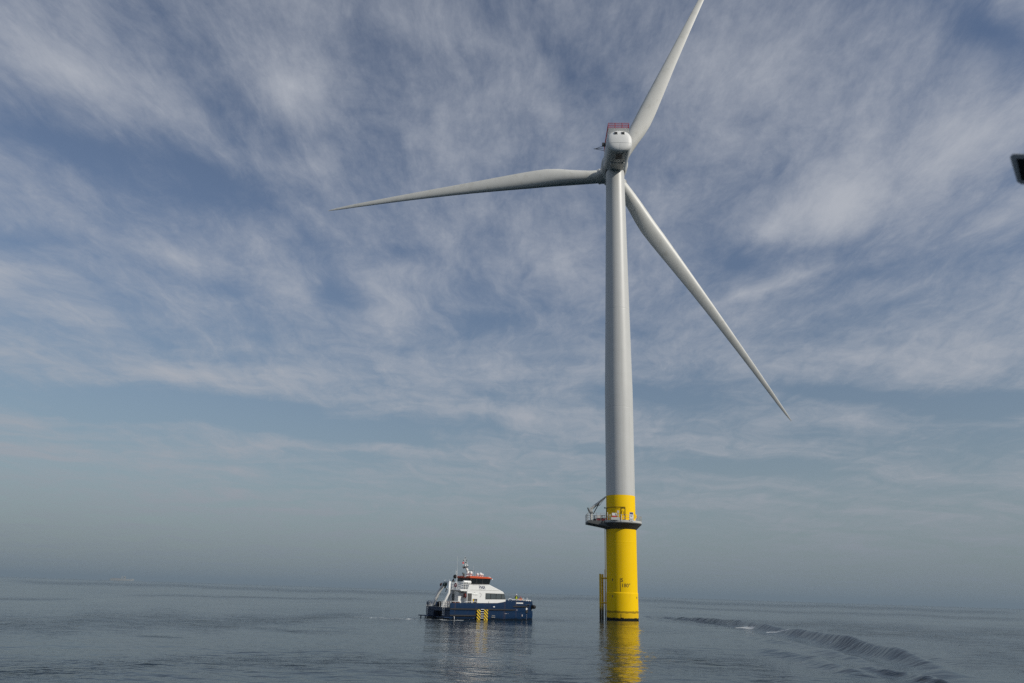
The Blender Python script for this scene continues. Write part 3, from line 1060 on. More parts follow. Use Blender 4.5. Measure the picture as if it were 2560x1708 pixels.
    for x0, x1, y0, y1 in ((-2.56, 2.4, -10.53, -10.51), (-2.58, -2.56, -10.5, 1.7)):
        k = 26 if x1 - x0 > 1 else 50
        for i in range(k + 1):
            mesh_.box((x0 + (x1 - x0) * i / k - .03, y0 + ((y1 - y0) * i / k if k == 50 else 0) - .03, 4.1), (x0 + (x1 - x0) * i / k + .03, y0 + ((y1 - y0) * i / k if k == 50 else 0) + .03, 5.35))
    nl(mesh_).build('railing_mesh', M['red'], hoist, smooth=0)
    wm = MB()
    wm.box((-3.5, -3.2, 3.3), (-2.62, -2.4, 4.1))
    nl(wm).build('sensor_bracket', M['dark_steel'], nac, smooth=0, bevel=.05)
    wm = MB()
    tip = (-5.3, -2.7, 2.55)
    for p in ((-3.2, -2.9, 3.3), (-3.2, -2.5, 2.9), (-2.9, -2.7, 2.1)):
        wm.tube([p, tip], .06, 6)
    wm.tube([(tip[0] + .5, tip[1], 2.5), (tip[0] - .3, tip[1], 2.6)], .08, 6)
    nl(wm).build('wind_sensor', M['dark_steel'], nac)
    # hub and blades
    OV = 7.25
    hub = MB().loft([sec(y, r_, 2.0) for (y, r_) in ((4.05, 2.5), (4.3, 2.75), (5.3, 2.95), (7.2, 3.0), (8.8, 2.75), (9.8, 2.2), (10.4, 1.4), (10.65, .5), (10.7, .05))], cap=True)
    hubo = nl(hub).build('hub', M['nacelle'], T, smooth=40)
    RB, PB = 78.5, 7.19
    st = [0.046, .07, .10, .14, .18, .22, .27, .33, .40, .48, .56, .64, .72, .80, .87, .93, .965, .985, .995, 1.0]
    ch_ = lambda r_: float(np.interp(r_, [.046, .07, .12, .20, .25, .33, .5, .64, .75, .87, .94, .98, 1], [3.5, 3.5, 3.9, 4.85, 4.85, 4.3, 3.05, 2.3, 1.75, 1.2, .85, .55, .12]))
    tk_ = lambda r_: float(np.interp(r_, [.046, .07, .12, .2, .3, .5, .8, 1], [1.0, 1.0, .74, .46, .33, .24, .19, .17]))
    tw_ = lambda r_: R(float(np.interp(r_, [.046, .1, .2, .35, .5, .75, 1], [13, 13, 11, 7, 4, 1, -1])))
    circ = lambda r_: float(np.interp(r_, [.046, .07, .2], [1, 1, 0]))
    n = 44
    for k in range(3):
        th = R(185.68) + k * 2 * math.pi / 3
        u = Vector((math.cos(th), 0, math.sin(th)))
        mv = Vector((-math.sin(th), 0, math.cos(th)))
        ax_ = Vector((0, 1, 0))
        rings = []
        for r_ in st:
            c_, t_, b_, ci = ch_(r_), tk_(r_), tw_(r_), circ(r_)
            le = mv * math.cos(b_) + ax_ * math.sin(b_)
            nrm = ax_ * math.cos(b_) - mv * math.sin(b_)
            ctr = Vector((0, OV, 0)) + u * (RB * r_) + ax_ * (PB * r_ * r_)
            ring = []
            for i in range(n):
                p = 2 * math.pi * i / n
                xx = .5 * (1 + math.cos(p))               # 1 = trailing edge, 0 = leading edge
                yt = 5 * t_ * (.2969 * math.sqrt(xx) - .126 * xx - .3516 * xx ** 2 + .2843 * xx ** 3 - .1036 * xx ** 4)
                camb = .035 * (1 - (2 * xx - 1) ** 2)
                ya = (yt if p < math.pi else -yt) - camb
                yc_ = .5 * math.sin(p)
                yy = ya * (1 - ci) + yc_ * ci
                off = .5 * ci + .30 * (1 - ci)
                ring.append(tuple(ctr + le * (off - xx) * c_ + nrm * yy * c_))
            rings.append(ring)
        mb = MB().loft(rings, cap=True)
        bl_ = nl(mb).build('blade', M['blade'], T, smooth=60)
        ctr = Vector((0, OV, 0))
        cf = MB().tube([ctr + u * 2.3 + ax_ * .02, ctr + u * 3.35 + ax_ * .04], 1.98, 40)
        cf.tube([ctr + u * 3.3 + ax_ * .04, ctr + u * 3.62 + ax_ * .04], 2.06, 40)
        cf.tube([ctr + u * 3.6 + ax_ * .04, ctr + u * 3.85 + ax_ * .05], 1.92, 40)
        nl(cf).build('root_collar', M['nacelle'], bl_, smooth=40)
    return T
TURB = build_turbine()

def platform_items():
    # davit crane at the end of the wing
    C = thing('davit_crane', 'grey davit crane with raised boom at the outer end of the platform wing', 'crane', TB + Vector((-6.45, .2, 20.03)))
    MB().tube([(0, 0, 0), (0, 0, 1.75)], .27, 16).build('pedestal', M['light_grey'], C)
    MB().tube([(0, 0, 1.7), (0, 0, 2.0)], .38, 16).build('slew_ring', M['dark_steel'], C)
    MB().box((-.32, -.25, 2.0), (.3, .25, 3.0)).build('crane_house', M['light_grey'], C, bevel=.05)
    MB().tube([(-.75, -.1, 2.9), (-.35, -.1, 1.9)], .16, 10).build('winch', M['dark_steel'], C)
    b = MB()
    a0, a1, a2 = Vector((.1, 0, 2.75)), Vector((1.3, -.05, 3.75)), Vector((3.15, -.1, 5.3))
    b.tube([a0, a1], .3, 8)
    b.tube([a1 - (a1 - a0) * .1, a2], .27, 8, r1=.15)
    b.tube([a2 + Vector((-.1, 0, .06)), a2 + Vector((.22, 0, -.15))], .13, 8)
    b.build('boom', M['light_grey'], C)
    b = MB().tube([(.45, 0, 1.6), (1.0, -.02, 2.6), (1.75, -.05, 3.85)], .10, 8)
    b.build('boom_ram', M['dark_steel'], C)
    b = MB().tube([a2 + Vector((0, 0, -.15)), (1.9, -.1, 3.55)], .04, 6)
    b.tube([(1.9, -.1, 3.55), (1.65, -.1, 3.35)], .07, 6)
    b.build('hoist_rope', M['dark_steel'], C)
    C.rotation_euler = (0, 0, R(-8))
    # things standing on the wing and deck
    c = MB().box((-.45, -.4, 0), (.45, .4, 1.25))
    o = c.build('control_cabinet', M['light_grey'], bevel=.04)
    o.location = TB + Vector((-4.85, -.6, 20.03))
    tag(o, 'grey control cabinet standing beside the crane on the platform wing', 'cabinet')
    c = MB()
    for x, y in ((-.3, -.3), (.3, -.3), (.3, .3), (-.3, .3)):
        c.tube([(x * .6, y * .6, 0), (x * .4, y * .4, 1.35)], .05, 6)
    c.box((-.55, -.35, 1.35), (.55, .35, 1.45))
    o = c.build('work_table', M['steel'])
    o.location = TB + Vector((-4.0, .8, 20.03))
    tag(o, 'small steel work table on the platform wing, nearest the tower', 'table')
    c = MB().box((-.3, -.3, 0), (.3, .3, .62))
    c.tube([(-.1, 0, .62), (-.1, 0, 1.3)], .12, 10)
    o = c.build('hose_reel', M['dark_steel'], bevel=.02)
    o.location = TB + Vector((-5.6, 1.2, 20.03))
    tag(o, 'dark hose reel standing behind the control cabinet on the platform wing', 'hose reel')
    c = MB().box((-1.15, -.2, 0), (1.15, .2, .48))
    c.box((-1.18, -.22, .48), (1.18, .22, .56))
    o = c.build('storage_box', M['dark_red'], bevel=.03)
    o.location = TB + Vector((-4.55, -2.1, 20.03))
    tag(o, 'long dark red storage box behind the railing of the platform wing', 'box')
    # yellow post crane by the door
    P = thing('yellow_davit', 'small yellow davit post with black fittings beside the tower door', 'davit', TB + Vector((-.42, -3.75, 20.05)))
    MB().tube([(0, 0, 0), (0, 0, 1.55)], .13, 12).build('post', M['yellow'], P)
    b = MB().tube([(0, 0, 1.5), (.05, -.1, 1.85), (.25, -.3, 2.05), (.45, -.35, 1.85)], .07, 8)
    b.build('arm', M['yellow'], P)
    b = MB()
    for z in (.15, .75, 1.45):
        b.tube([(-.16, -.05, z), (-.16, -.05, z + .22)], .1, 8)
    b.tube([(.45, -.35, 1.85), (.5, -.3, 1.2)], .07, 6)
    b.build('fitting', M['black'], P)
    c = MB().tube([(0, 0, 0), (0, 0, 1.9)], .07, 8)
    c.box((-.2, -.12, 1.55), (.2, .12, 2.05))
    c.box((-.14, -.1, .9), (.14, .1, 1.3))
    o = c.build('weather_station', M['light_grey'])
    o.location = TB + Vector((-1.15, -3.8, 20.05))
    tag(o, 'grey instrument post between the red and white sign and the yellow davit', 'instrument')
    # signs
    S = thing('warning_sign', 'red and white warning sign on the platform railing left of the door', 'sign', TB + Vector((-1.98, -4.02, 20.05)))
    MB().box((-.5, -.03, .95), (.5, .02, 1.5)).build('white_panel', M['white2'], S, smooth=0)
    MB().box((-.5, -.034, .62), (.5, .02, .945)).build('red_panel', M['red'], S, smooth=0)
    MB().box((.14, -.04, 1.15), (.3, -.026, 1.38)).build('symbol', M['black'], S, smooth=0)
    b = MB()
    for x in (-.45, .45):
        b.tube([(x, .05, 0), (x, .05, 1.5)], .025, 6)
    b.build('sign_post', M['steel'], S)
    S = thing('id_sign', 'white turbine number board with blue header reading SF A01, on the platform railing', 'sign', TB + Vector((1.62, -4.28, 20.05)), R(16))
    MB().box((-.44, -.02, -.05), (.44, .02, 1.72)).build('board', M['white2'], S, smooth=0)
    MB().box((-.39, -.028, 1.28), (.39, -.018, 1.70)).build('header', M['blue_sign'], S, smooth=0)
    b = MB()
    for tx, x, z, s in (('SF', -.31, .72, .62), ('A01', -.40, .06, .55)):
        vs, fs = text_mesh(tx, s, .004)
        b = MB()
        b.add([(x + v[0], -.026 + v[2], z + v[1]) for v in vs], fs)
        b.build('lettering', M['navy'], S, smooth=0)
    S = thing('info_board', 'small yellow notice board on the platform railing right of the number board', 'sign', TB + Vector((2.55, -3.72, 20.05)), R(34))
    MB().box((-.32, -.02, .55), (.32, .02, 1.35)).build('board', M['yellow'], S, smooth=0)
    MB().box((.05, -.026, .75), (.25, -.018, 1.0)).build('symbol', M['orange_cloth'], S, smooth=0)
platform_items()

# ------------------------------------------------------------------ workboat
BO = Vector((-9.376, 138.492, 0))
HB = R(34)
BM = Matrix.Translation(BO) @ Matrix.Rotation(HB, 4, 'Z')
def build_boat():
    B = thing('workboat', 'navy blue and white crew transfer catamaran with orange wheelhouse roof beside the turbine', 'boat', BO, HB)
    BW = 8.7
    def sheer(x):
        t = min(max((x - 9.6) / 3.7, 0), 1)
        return 2.75 + .013 * x + (t * t * (3 - 2 * t)) * .47 - max(0, x - 13.5) * .022
    def yo(x):
        return 0.0 if x < 13.2 else 1.30 * ((x - 13.2) / 5.5) ** 2
    xs = list(np.linspace(0, 13, 14)) + list(np.linspace(13.5, 18.7, 12))
    hull = MB()
    rings = []
    for x in xs:
        o_, zd = yo(x), (1.93 if x < 12 else 2.7)
        wt = (x / 18.7) ** 8
        def P(y, z):
            return (x + wt * float(np.interp(z, [1.3, 2.5, 3.4], [-.25, .35, 0])), y, z)
        z0 = 1.32 + .25 * wt
        half = [P(o_ + .05, z0), P(o_, 1.72), P(o_, sheer(x)), P(o_ + .14, sheer(x)), P(o_ + .14, zd)]
        other = [(p[0], BW - p[1], p[2]) for p in half]
        rings.append(half + other[::-1])
    hull.loft(rings)
    # bulwark across the bow
    xf = 18.7
    hull.box((xf - .16, 1.3, 2.6), (xf + .10, BW - 1.3, sheer(18.7) - .01))
    for s in (0, 1):
        rg = []
        for x in list(np.linspace(0, 13, 10)) + list(np.linspace(13.6, 18.6, 11)):
            o_ = yo(x) if x < 18 else yo(x)
            k = max(0, (x - 13) / 5.6)
            inn = 2.75 - (2.75 - 1.52) * k ** 1.7
            out = o_ + .04 + .15 * k
            rk = (x / 18.6) ** 10
            pts = [(x + rk * .35, out, 1.6), (x + rk * .38, out + .03, .7), (x + rk * .3, out + .12 + .1 * k, 0), (x, out + .55 - .2 * k, -.9),
                   (x, inn - .45 + .3 * k, -.9), (x + rk * .3, inn - .05, 0), (x + rk * .35, inn, 1.5)]
            if x > 18.4:
                pts = [(p[0], 1.40 + .02 * i, p[2]) for i, p in enumerate(pts)]
            if s:
                pts = [(p[0], BW - p[1], p[2]) for p in pts]
            rg.append(pts)
        hull.loft(rg)
    H = hull.build('hull', M['hull'], B, smooth=35)
    dk = MB().box((.15, .2, 1.94), (12.0, BW - .2, 1.97))
    dk.box((12.0, .5, 2.71), (17.8, BW - .5, 2.74))
    dk.box((11.95, .2, 1.95), (12.05, BW - .2, 2.735))
    dk.build('deck', M['deck'], B, smooth=0)
    # rubbing strakes
    def strake(x0, x1, z, hh, y_out=.16, dz=0.0):
        mb = MB()
        n = max(2, int((x1 - x0) / .8))
        rg = []
        for i in range(n + 1):
            x = x0 + (x1 - x0) * i / n
            o_ = yo(x) + .02
            e = min(1, min(i, n - i) * .8 + .25)
            zz = z + dz * i / n
            rg.append([(x, o_, zz - hh / 2), (x, o_ - y_out * e, zz - hh * .38), (x, o_ - y_out * e, zz + hh * .38), (x, o_, zz + hh / 2)])
        mb.loft(rg)
        return mb
    strake(.0, 14.0, 1.76, .26).build('rubbing_strake', M['black'], B)
    strake(.0, 5.4, .68, .26).build('rubbing_strake', M['black'], B)
    strake(13.4, 17.6, 2.36, .26, .2).build('rubbing_strake', M['black'], B)
    bf = MB()
    bf.tube([(18.45, .85, 2.3), (19.2, 1.25, 2.3), (19.5, 1.9, 2.3), (19.55, 4.35, 2.3), (19.5, 6.8, 2.3), (19.2, 7.45, 2.3), (18.45, 7.85, 2.3)], .36, 12)
    bf.build('bow_fender', M['black'], B)
    b = MB()
    for y in (1.6, 2.6, 4.35, 6.1, 7.1):
        b.tube([(19.5 - (.2 if y in (1.6, 7.1) else 0), y - .05, 2.3), (19.5 - (.12 if y in (1.6, 7.1) else 0), y + .05, 2.3)], .385, 12)
    b.build('fender_strap', M['steel'], B)
    # boarding ladder with hazard-striped fenders
    for x0, x1 in ((5.46, 6.26), (6.98, 7.82)):
        MB().box((x0, -.20, -.15), (x1, .02, 1.74)).build('striped_fender', M['stripe'], B, bevel=.04)
    b = MB()
    for x in (6.36, 6.88):
        b.box((x - .04, -.12, -.1), (x + .04, .0, 1.86))
    b.build('ladder_rail', M['black'], B, smooth=0)
    b = MB()
    for z in (.28, .62, .98, 1.36, 1.74):
        b.tube([(6.3, -.13, z), (6.94, -.13, z)], .045, 8)
    b.build('ladder_rung', M['white2'], B)
    # small hull marks and fittings
    b = MB()
    for x, z, dx, dz in ((14.3, 1.62, .12, .24), (15.62, .62, .22, .34), (17.0, .8, .06, .18), (17.02, .45, .07, .16), (16.9, .12, .07, .12), (11.6, 1.05, .5, .07), (12.3, 1.05, .1, .07)):
        y = yo(x) + .03
        b.box((x, y - .035, z), (x + dx, y + .2, z + dz))
    b.build('hull_mark', M['grey_text'], B, smooth=0)
    b = MB().tube([(.85, -.12, .42), (.85, .1, .42)], .08, 10)
    b.tube([(.85, -.13, .42), (.85, -.15, .05)], .05, 8)
    b.build('cooling_outlet', M['white2'], B)
    b = MB().box((8.98, -.07, 2.13), (9.35, .05, 2.3))
    b.build('deck_light', M['white2'], B, bevel=.03)
    b = MB().box((8.7, -.05, .42), (9.5, .05, .5)).box((8.75, -.05, .72), (9.45, .05, .77))
    b.build('step_recess', M['steel'], B, smooth=0)
    b = MB().tube([(16.9, yo(16.9) - .06, 1.95), (16.95, yo(16.95) + .2, 1.95)], .2, 10)
    b.build('fairlead', M['white2'], B)
    b = MB().box((16.75, yo(16.8) + .0, 1.25), (17.25, yo(17.0) + .25, 1.86))
    b.build('anchor_pocket', M['black'], B, smooth=0)
    # bow name in white letters, too small to read
    b = MB()
    x = 14.1
    r_ = random.Random(3)
    while x < 15.85:
        wd = r_.choice((.1, .13, .16))
        b.box((x, yo(x) - .045, 2.86), (x + wd, yo(x) + .15, 3.06))
        x += wd + .022
    b.build('name_lettering', M['white2'], H, smooth=0)
    # stern platforms and ladders
    b = MB().box((-1.55, 6.3, .30), (.0, 8.85, .46)).box((-1.3, 6.6, -.6), (-1.15, 6.8, .3)).box((-1.3, 8.3, -.6), (-1.15, 8.5, .3))
    b.build('stern_platform', M['hull'], B, bevel=.02)
    b = MB().box((-1.05, .1, .22), (.0, 3.1, .38)).box((-.8, .4, -.6), (-.65, .6, .22)).box((-.8, 2.5, -.6), (-.65, 2.7, .22))
    b.build('stern_platform', M['hull'], B, bevel=.02)
    for y0, y1, zb in ((1.9, 2.5, .55), (8.0, 8.6, .6)):
        b = MB()
        for y in (y0, y1):
            b.tube([(-.1, y, zb), (-.1, y, 3.0), (.35, y, 3.0), (.35, y, 1.95)], .055, 6)
        for z in np.arange(zb + .15, 1.95, .3):
            b.tube([(-.1, y0, z), (-.1, y1, z)], .035, 6)
        b.build('stern_ladder', M['white2'], B)
    b = MB()
    for ys in ((.35, 1.0, 1.75), (2.65, 3.3), (7.0, 7.6, 7.9)):
        for y in ys:
            b.tube([(.12, y, 1.95), (.12, y, 3.02)], .055, 6)
        for z in (2.3, 2.65, 3.02):
            b.tube([(.12, ys[0], z), (.12, ys[-1], z)], .045, 6)
    for y in (4.05, 5.48):
        b.tube([(.12, y, 1.95), (.12, y, 2.95)], .025, 6)
    b.tube([(.12, 3.3, 2.9), (.12, 7.0, 2.9)], .012, 4)
    b.build('stern_railing', M['white2'], B)
    b = MB()
    for x0, x1, y in ((.3, 1.9, .25), (3.2, 5.8, .25)):
        b = MB()
        b.tube([(x0, y, sheer(x0)), (x0, y, 3.02), (x1, y, 3.03), (x1 + .06, y, sheer(x1))], .035, 6)
        for x in np.arange(x0 + .8, x1, .8):
            b.tube([(x, y, sheer(x)), (x, y, 3.02)], .025, 6)
        b.build('side_rail', M['white2'], B)
    b = MB()
    pts = [(x, yo(x) + .2, sheer(x) + (.14 if x > 13 else .34 + .0)) for x in np.linspace(12.5, 18.4, 14)]
    b.tube(pts, .045, 6)
    for p in pts[::2]:
        b.tube([p, (p[0], p[1], sheer(p[0]) - .05)], .035, 6)
    for x in (16.2, 17.4):
        y = yo(x) + .3
        b.tube([(x - .12, y, sheer(x)), (x - .12, y, sheer(x) + .42), (x - .05, y, sheer(x) + .5), (x + .05, y, sheer(x) + .5), (x + .12, y, sheer(x) + .42), (x + .12, y, sheer(x))], .035, 6)
    for k in range(4):
        b.box((16.6 + k * .42, yo(17) + .22, sheer(17) - .02), (16.85 + k * .42, yo(17) + .5, sheer(17) + .13))
    b.build('bow_rail', M['white2'], B)
    # deckhouse
    hp = [(3.9, 1.97), (12.4, 1.97), (12.42, 3.57), (11.95, 4.66), (11.75, 4.88), (8.65, 6.05), (4.3, 5.93), (4.1, 5.1), (3.9, 5.05)]
    D = MB().prism(hp, 1.0, 7.7).build('deckhouse', M['white'], B, smooth=20, bevel=.06)
    MB().prism([(2.75, 1.97), (3.9, 1.97), (3.9, 4.74), (2.75, 4.74)], 2.1, 4.44).build('aft_cabin', M['white'], B, smooth=20, bevel=.03)
    MB().prism([(2.42, 4.94), (2.62, 4.76), (4.1, 4.72), (4.1, 5.1), (2.62, 5.1)], 1.0, 5.0).build('upper_deck', M['white'], B, smooth=20, bevel=.05)
    MB().prism([(3.9, 4.74), (2.9, 4.74), (2.9, 4.62), (3.9, 4.62)], 1.35, 2.05).build('eave_light', M['light_grey'], B, smooth=0)
    MB().box((2.72, 3.45, 2.0), (2.77, 4.3, 4.3)).build('aft_door', M['deck'], B, smooth=0)
    b = MB().box((3.93, .965, 2.0), (5.03, 1.03, 4.55))
    dfr = b.build('door', M['white'], B, smooth=0, bevel=.015)
    b = MB()
    for i in range(22):
        b.box((4.03, .945, 2.15 + i * .104), (4.93, .975, 2.15 + i * .104 + .095))
    b.build('louvre', mat('louvre_grey', (.07, .07, .068), .6), dfr, smooth=0)
    b = MB().box((5.16, .97, 2.75), (6.12, 1.02, 3.5))
    v = b.build('side_opening', M['black'], D, smooth=0)
    b = MB().box((5.2, .94, 2.95), (5.36, .99, 3.40))
    b.build('yellow_panel', M['yellow'], v, smooth=0)
    b = MB().box((5.55, .94, 3.02), (5.7, .985, 3.4)).box((5.7, .95, 3.22), (6.0, .985, 3.27))
    b.build('opening_frame', M['grey_text'], v, smooth=0)
    b = MB().box((5.14, .90, 4.22), (6.2, 1.02, 4.32))
    b.build('rain_ledge', M['white'], D, smooth=0, bevel=.02)
    b = MB()
    for x, z in ((5.5, 4.62), (6.62, 4.5), (6.75, 4.38), (6.95, 4.3), (6.78, 3.98), (6.7, 3.82), (6.9, 4.06)):
        b.box((x, .955, z), (x + .09, 1.02, z + .09))
    b.tube([(8.65, .96, 2.85), (8.65, .96, 3.15)], .03, 6)
    b.build('wall_fitting', M['grey_text'], D, smooth=0)
    b = MB().prism([(4.6, 5.03), (10.9, 5.06), (10.9, 5.10), (4.6, 5.07)], .965, 1.02)
    b.prism([(5.0, 5.88), (8.6, 5.98), (8.6, 6.01), (5.0, 5.91)], .97, 1.02)
    b.build('panel_seam', M['light_grey'], D, smooth=0)
    # side windows: one dark frame, four panes
    wp = [(7.9, 3.48), (12.36, 3.56), (11.98, 4.52), (7.9, 4.54)]
    wf = MB().prism(wp, .962, 1.02).build('window_frame', M['black'], D, smooth=0)
    ed = [7.98, 9.06, 10.26, 11.42]
    en = [8.92, 10.12, 11.28, 12.28]
    for a, c in zip(ed, en):
        zb, zt_ = 3.55 + .018 * (a - 7.9), 4.46
        MB().prism([(a, zb), (c, zb + .02), (c if c < 12 else 11.95, zt_), (a, zt_)], .945, .97).build('window_pane', M['glass'], D, smooth=0)
    fwm = MB()
    fwm.add([(12.44, 1.3, 3.65), (12.44, 7.4, 3.65), (12.02, 7.4, 4.58), (12.02, 1.3, 4.58), (12.38, 1.3, 3.62), (12.38, 7.4, 3.62), (11.96, 7.4, 4.55), (11.96, 1.3, 4.55)],
            [[0, 1, 2, 3], [7, 6, 5, 4], [0, 4, 5, 1], [2, 6, 7, 3], [1, 5, 6, 2], [0, 3, 7, 4]])
    fwm.build('front_window', M['glass'], D, smooth=0)
    # company mark on the side
    lb = MB()
    def stroke(pts, wd):
        for p, q in zip(pts[:-1], pts[1:]):
            p, q = Vector(p), Vector(q)
            d_ = (q - p).normalized()
            n_ = Vector((-d_.y, d_.x)) * wd / 2
            p, q = p - d_ * wd * .3, q + d_ * wd * .3
            f = lambda v, y: (6.42 + (v.x - 500) * .00142, y, 5.82 - (v.y - 570) * .00142)
            qd = [p + n_, q + n_, q - n_, p - n_]
            lb.add([f(v, .985) for v in qd] + [f(v, 1.01) for v in qd], [[0, 1, 2, 3], [7, 6, 5, 4], [0, 4, 5, 1], [1, 5, 6, 2], [2, 6, 7, 3], [3, 7, 4, 0]])
    stroke([(510, 570), (585, 860), (745, 625), (850, 860), (980, 640)], 75)
    lb.v = [(p[0], p[1] - .001 * i / 8, p[2]) for i, p in enumerate(lb.v)]
    stroke([(980, 640), (1330, 650), (1425, 985)], 60)
    stroke([(955, 925), (1090, 745), (1190, 935), (1345, 720)], 85)
    lb.v = [(p[0], p[1] - .0004 * (i // 8), p[2]) for i, p in enumerate(lb.v)]
    lb.build('company_mark', M['navy'], D, smooth=0)
    lb = MB()
    x = 540
    while x < 1560:
        wd = r_.choice((40, 55, 70))
        stroke([(x, 1095), (x + wd, 1098)], 52)
        x += wd + 42
    stroke([(520, 965), (940, 965)], 30)
    lb.build('mark_line', M['grey_text'], D, smooth=0)
    # wheelhouse
    y0, y1 = 2.0, 6.7
    def frus(zb, zt_, xa0, xb0, xa1, xb1, g):
        mb = MB()
        mb.add([(xa0, y0 - g, zb), (xb0, y0 - g, zb), (xb0, y1 + g, zb), (xa0, y1 + g, zb), (xa1, y0 - g, zt_), (xb1, y0 - g, zt_), (xb1, y1 + g, zt_), (xa1, y1 + g, zt_)],
               [[0, 3, 2, 1], [4, 5, 6, 7], [0, 1, 5, 4], [1, 2, 6, 5], [2, 3, 7, 6], [3, 0, 4, 7]])
        return mb
    W = frus(5.9, 7.08, 5.15, 9.28, 5.15, 9.62, 0).build('wheelhouse', M['black'], B, smooth=0, bevel=.03)
    MB().box((5.06, 2.05, 5.9), (5.2, 6.65, 6.48)).build('aft_wall', M['white'], W, smooth=0)
    for a, c, sl in ((5.42, 6.42, 0), (6.56, 7.72, 0), (7.86, 9.22, .28)):
        b = MB().prism([(a, 6.2), (c, 6.2), (c + sl, 7.0), (a, 7.0)], y0 - .035, y0 + .01)
        b.build('window_pane', M['glass_black'], W, smooth=0)
    for a, c in ((2.3, 3.6), (3.75, 5.0), (5.15, 6.5)):
        MB().box((5.11, a, 6.52), (5.16, c, 7.02)).build('window_pane', M['glass_black'], W, smooth=0)
    b = MB()
    b.add([(9.33, 2.2, 6.2), (9.33, 6.5, 6.2), (9.6, 6.5, 7.0), (9.6, 2.2, 7.0), (9.26, 2.2, 6.2), (9.26, 6.5, 6.2), (9.5, 6.5, 7.0), (9.5, 2.2, 7.0)],
          [[0, 1, 2, 3], [7, 6, 5, 4], [0, 4, 5, 1], [2, 6, 7, 3], [1, 5, 6, 2], [0, 3, 7, 4]])
    b.build('window_pane', M['glass_black'], W, smooth=0)
    MB().prism([(4.95, 7.08), (9.78, 7.08), (9.7, 7.22), (8.9, 7.40), (5.3, 7.47), (4.95, 7.40)], 1.85, 6.85).build('roof', M['orange'], B, smooth=20, bevel=.04)
    # roof gear
    b = MB().tube([(9.55, 2.2, 7.3), (9.55, 2.2, 7.42)], .12, 8)
    b.box((9.2, 2.2, 7.34), (9.5, 2.6, 7.44))
    b.tube([(9.8, 2.0, 7.02), (9.98, 2.0, 7.02)], .09, 8)
    b.build('roof_lamp', M['white2'], B)
    mp = [(5.75, 7.46, .34), (5.98, 8.0, .31), (5.95, 8.3, .29), (5.6, 8.8, .23), (5.45, 9.06, .20)]
    mr_ = MB().loft([[(x + r__ * math.cos(t) * 1.0, 4.35 + r__ * .75 * math.sin(t), z) for t in np.linspace(0, 2 * math.pi, 13)[:-1]] for x, z, r__ in mp])
    MS = mr_.build('mast', M['white'], B, smooth=60)
    b = MB().box((4.95, 3.95, 9.08), (5.85, 4.75, 9.16)).tube([(4.75, 4.3, 8.95), (4.95, 4.3, 9.1)], .12, 8)
    b.tube([(5.0, 4.5, 8.8), (5.3, 4.4, 9.06)], .1, 6)
    b.build('mast_platform', M['dark_steel'], MS)
    b = MB().tube([(5.3, 4.35, 9.15), (5.2, 4.35, 10.1), (5.15, 4.35, 10.95)], .07, 8, r1=.025)
    b.tube([(5.28, 4.35, 9.2), (5.25, 4.35, 9.7)], .15, 10)
    for z, s in ((9.55, .5), (9.95, .42), (10.3, .36)):
        b.tube([(5.2 - s, 4.35, z), (5.2 + s, 4.35, z)], .03, 6)
        b.tube([(5.2, 4.35 - s, z), (5.2, 4.35 + s, z)], .03, 6)
    b.tube([(5.66, 4.35, 9.16), (5.7, 4.35, 10.0)], .03, 6)
    b.sphere((5.75, 4.35, 9.35), .15)
    b.tube([(4.95, 4.35, 10.3), (5.0, 4.35, 10.75)], .02, 5)
    b.tube([(5.45, 4.35, 10.3), (5.42, 4.35, 10.7)], .02, 5)
    b.build('top_pole', M['white2'], MS)
    b = MB()
    for p in ((5.2, 4.35, 10.62), (5.5, 4.35, 10.2), (4.9, 4.35, 10.12), (5.3, 4.1, 9.85)):
        b.tube([p, (p[0], p[1], p[2] + .2)], .085, 8)
    b.build('mast_light', M['dark_steel'], MS)
    b = MB().box((4.62, 4.3, 9.62), (4.98, 4.33, 9.95))
    b.build('red_flag', M['red'], MS, smooth=0)
    b = MB().box((5.22, 4.28, 9.6), (5.42, 4.31, 9.9))
    b.build('green_flag', M['green'], MS, smooth=0)
    b = MB().tube([(6.0, 3.4, 7.44), (6.0, 3.4, 7.75)], .16, 8, r1=.12)
    b.sphere((6.0, 3.4, 8.0), .33, sc_=(1, 1, 1.1))
    b.build('radome', M['white2'], B)
    b = MB().box((5.35, 3.33, 8.36), (6.75, 3.47, 8.46)).tube([(6.0, 3.4, 8.3), (6.0, 3.4, 8.4)], .1, 8)
    b.build('radar_scanner', M['dark_steel'], B)
    for x, y, z, r__ in ((7.35, 3.2, 7.80, .24), (7.95, 3.1, 7.86, .27), (8.4, 3.1, 7.78, .2)):
        b = MB().sphere((x, y, z), r__, sc_=(1, 1, 1.15))
        b.tube([(x, y, 7.36), (x, y, z)], .1, 8)
        b.build('satellite_dome', M['white2'], B)
    b = MB()
    for x, y, z0_, z1_ in ((6.05, 2.6, 7.4, 9.3), (5.35, 2.5, 7.4, 8.4), (6.8, 2.5, 7.4, 8.45), (7.2, 2.7, 7.4, 8.4), (7.75, 4.6, 7.4, 8.5), (7.0, 5.2, 7.4, 8.2)):
        b.tube([(x, y, z0_), (x, y, z1_)], .022, 5, r1=.012)
    b.build('whip_antenna', M['white2'], B)
    b = MB().box((4.75, 3.9, 7.4), (5.05, 4.2, 7.85)).tube([(4.6, 4.05, 7.95), (5.0, 4.05, 7.75)], .14, 8)
    b.build('searchlight', M['dark_steel'], B)
    b = MB()
    for p in ((4.9, 3.2, 7.42), (4.9, 3.55, 7.3), (5.05, 3.0, 7.5)):
        b.sphere(p, .13)
    b.build('flood_lamp', M['white2'], B)
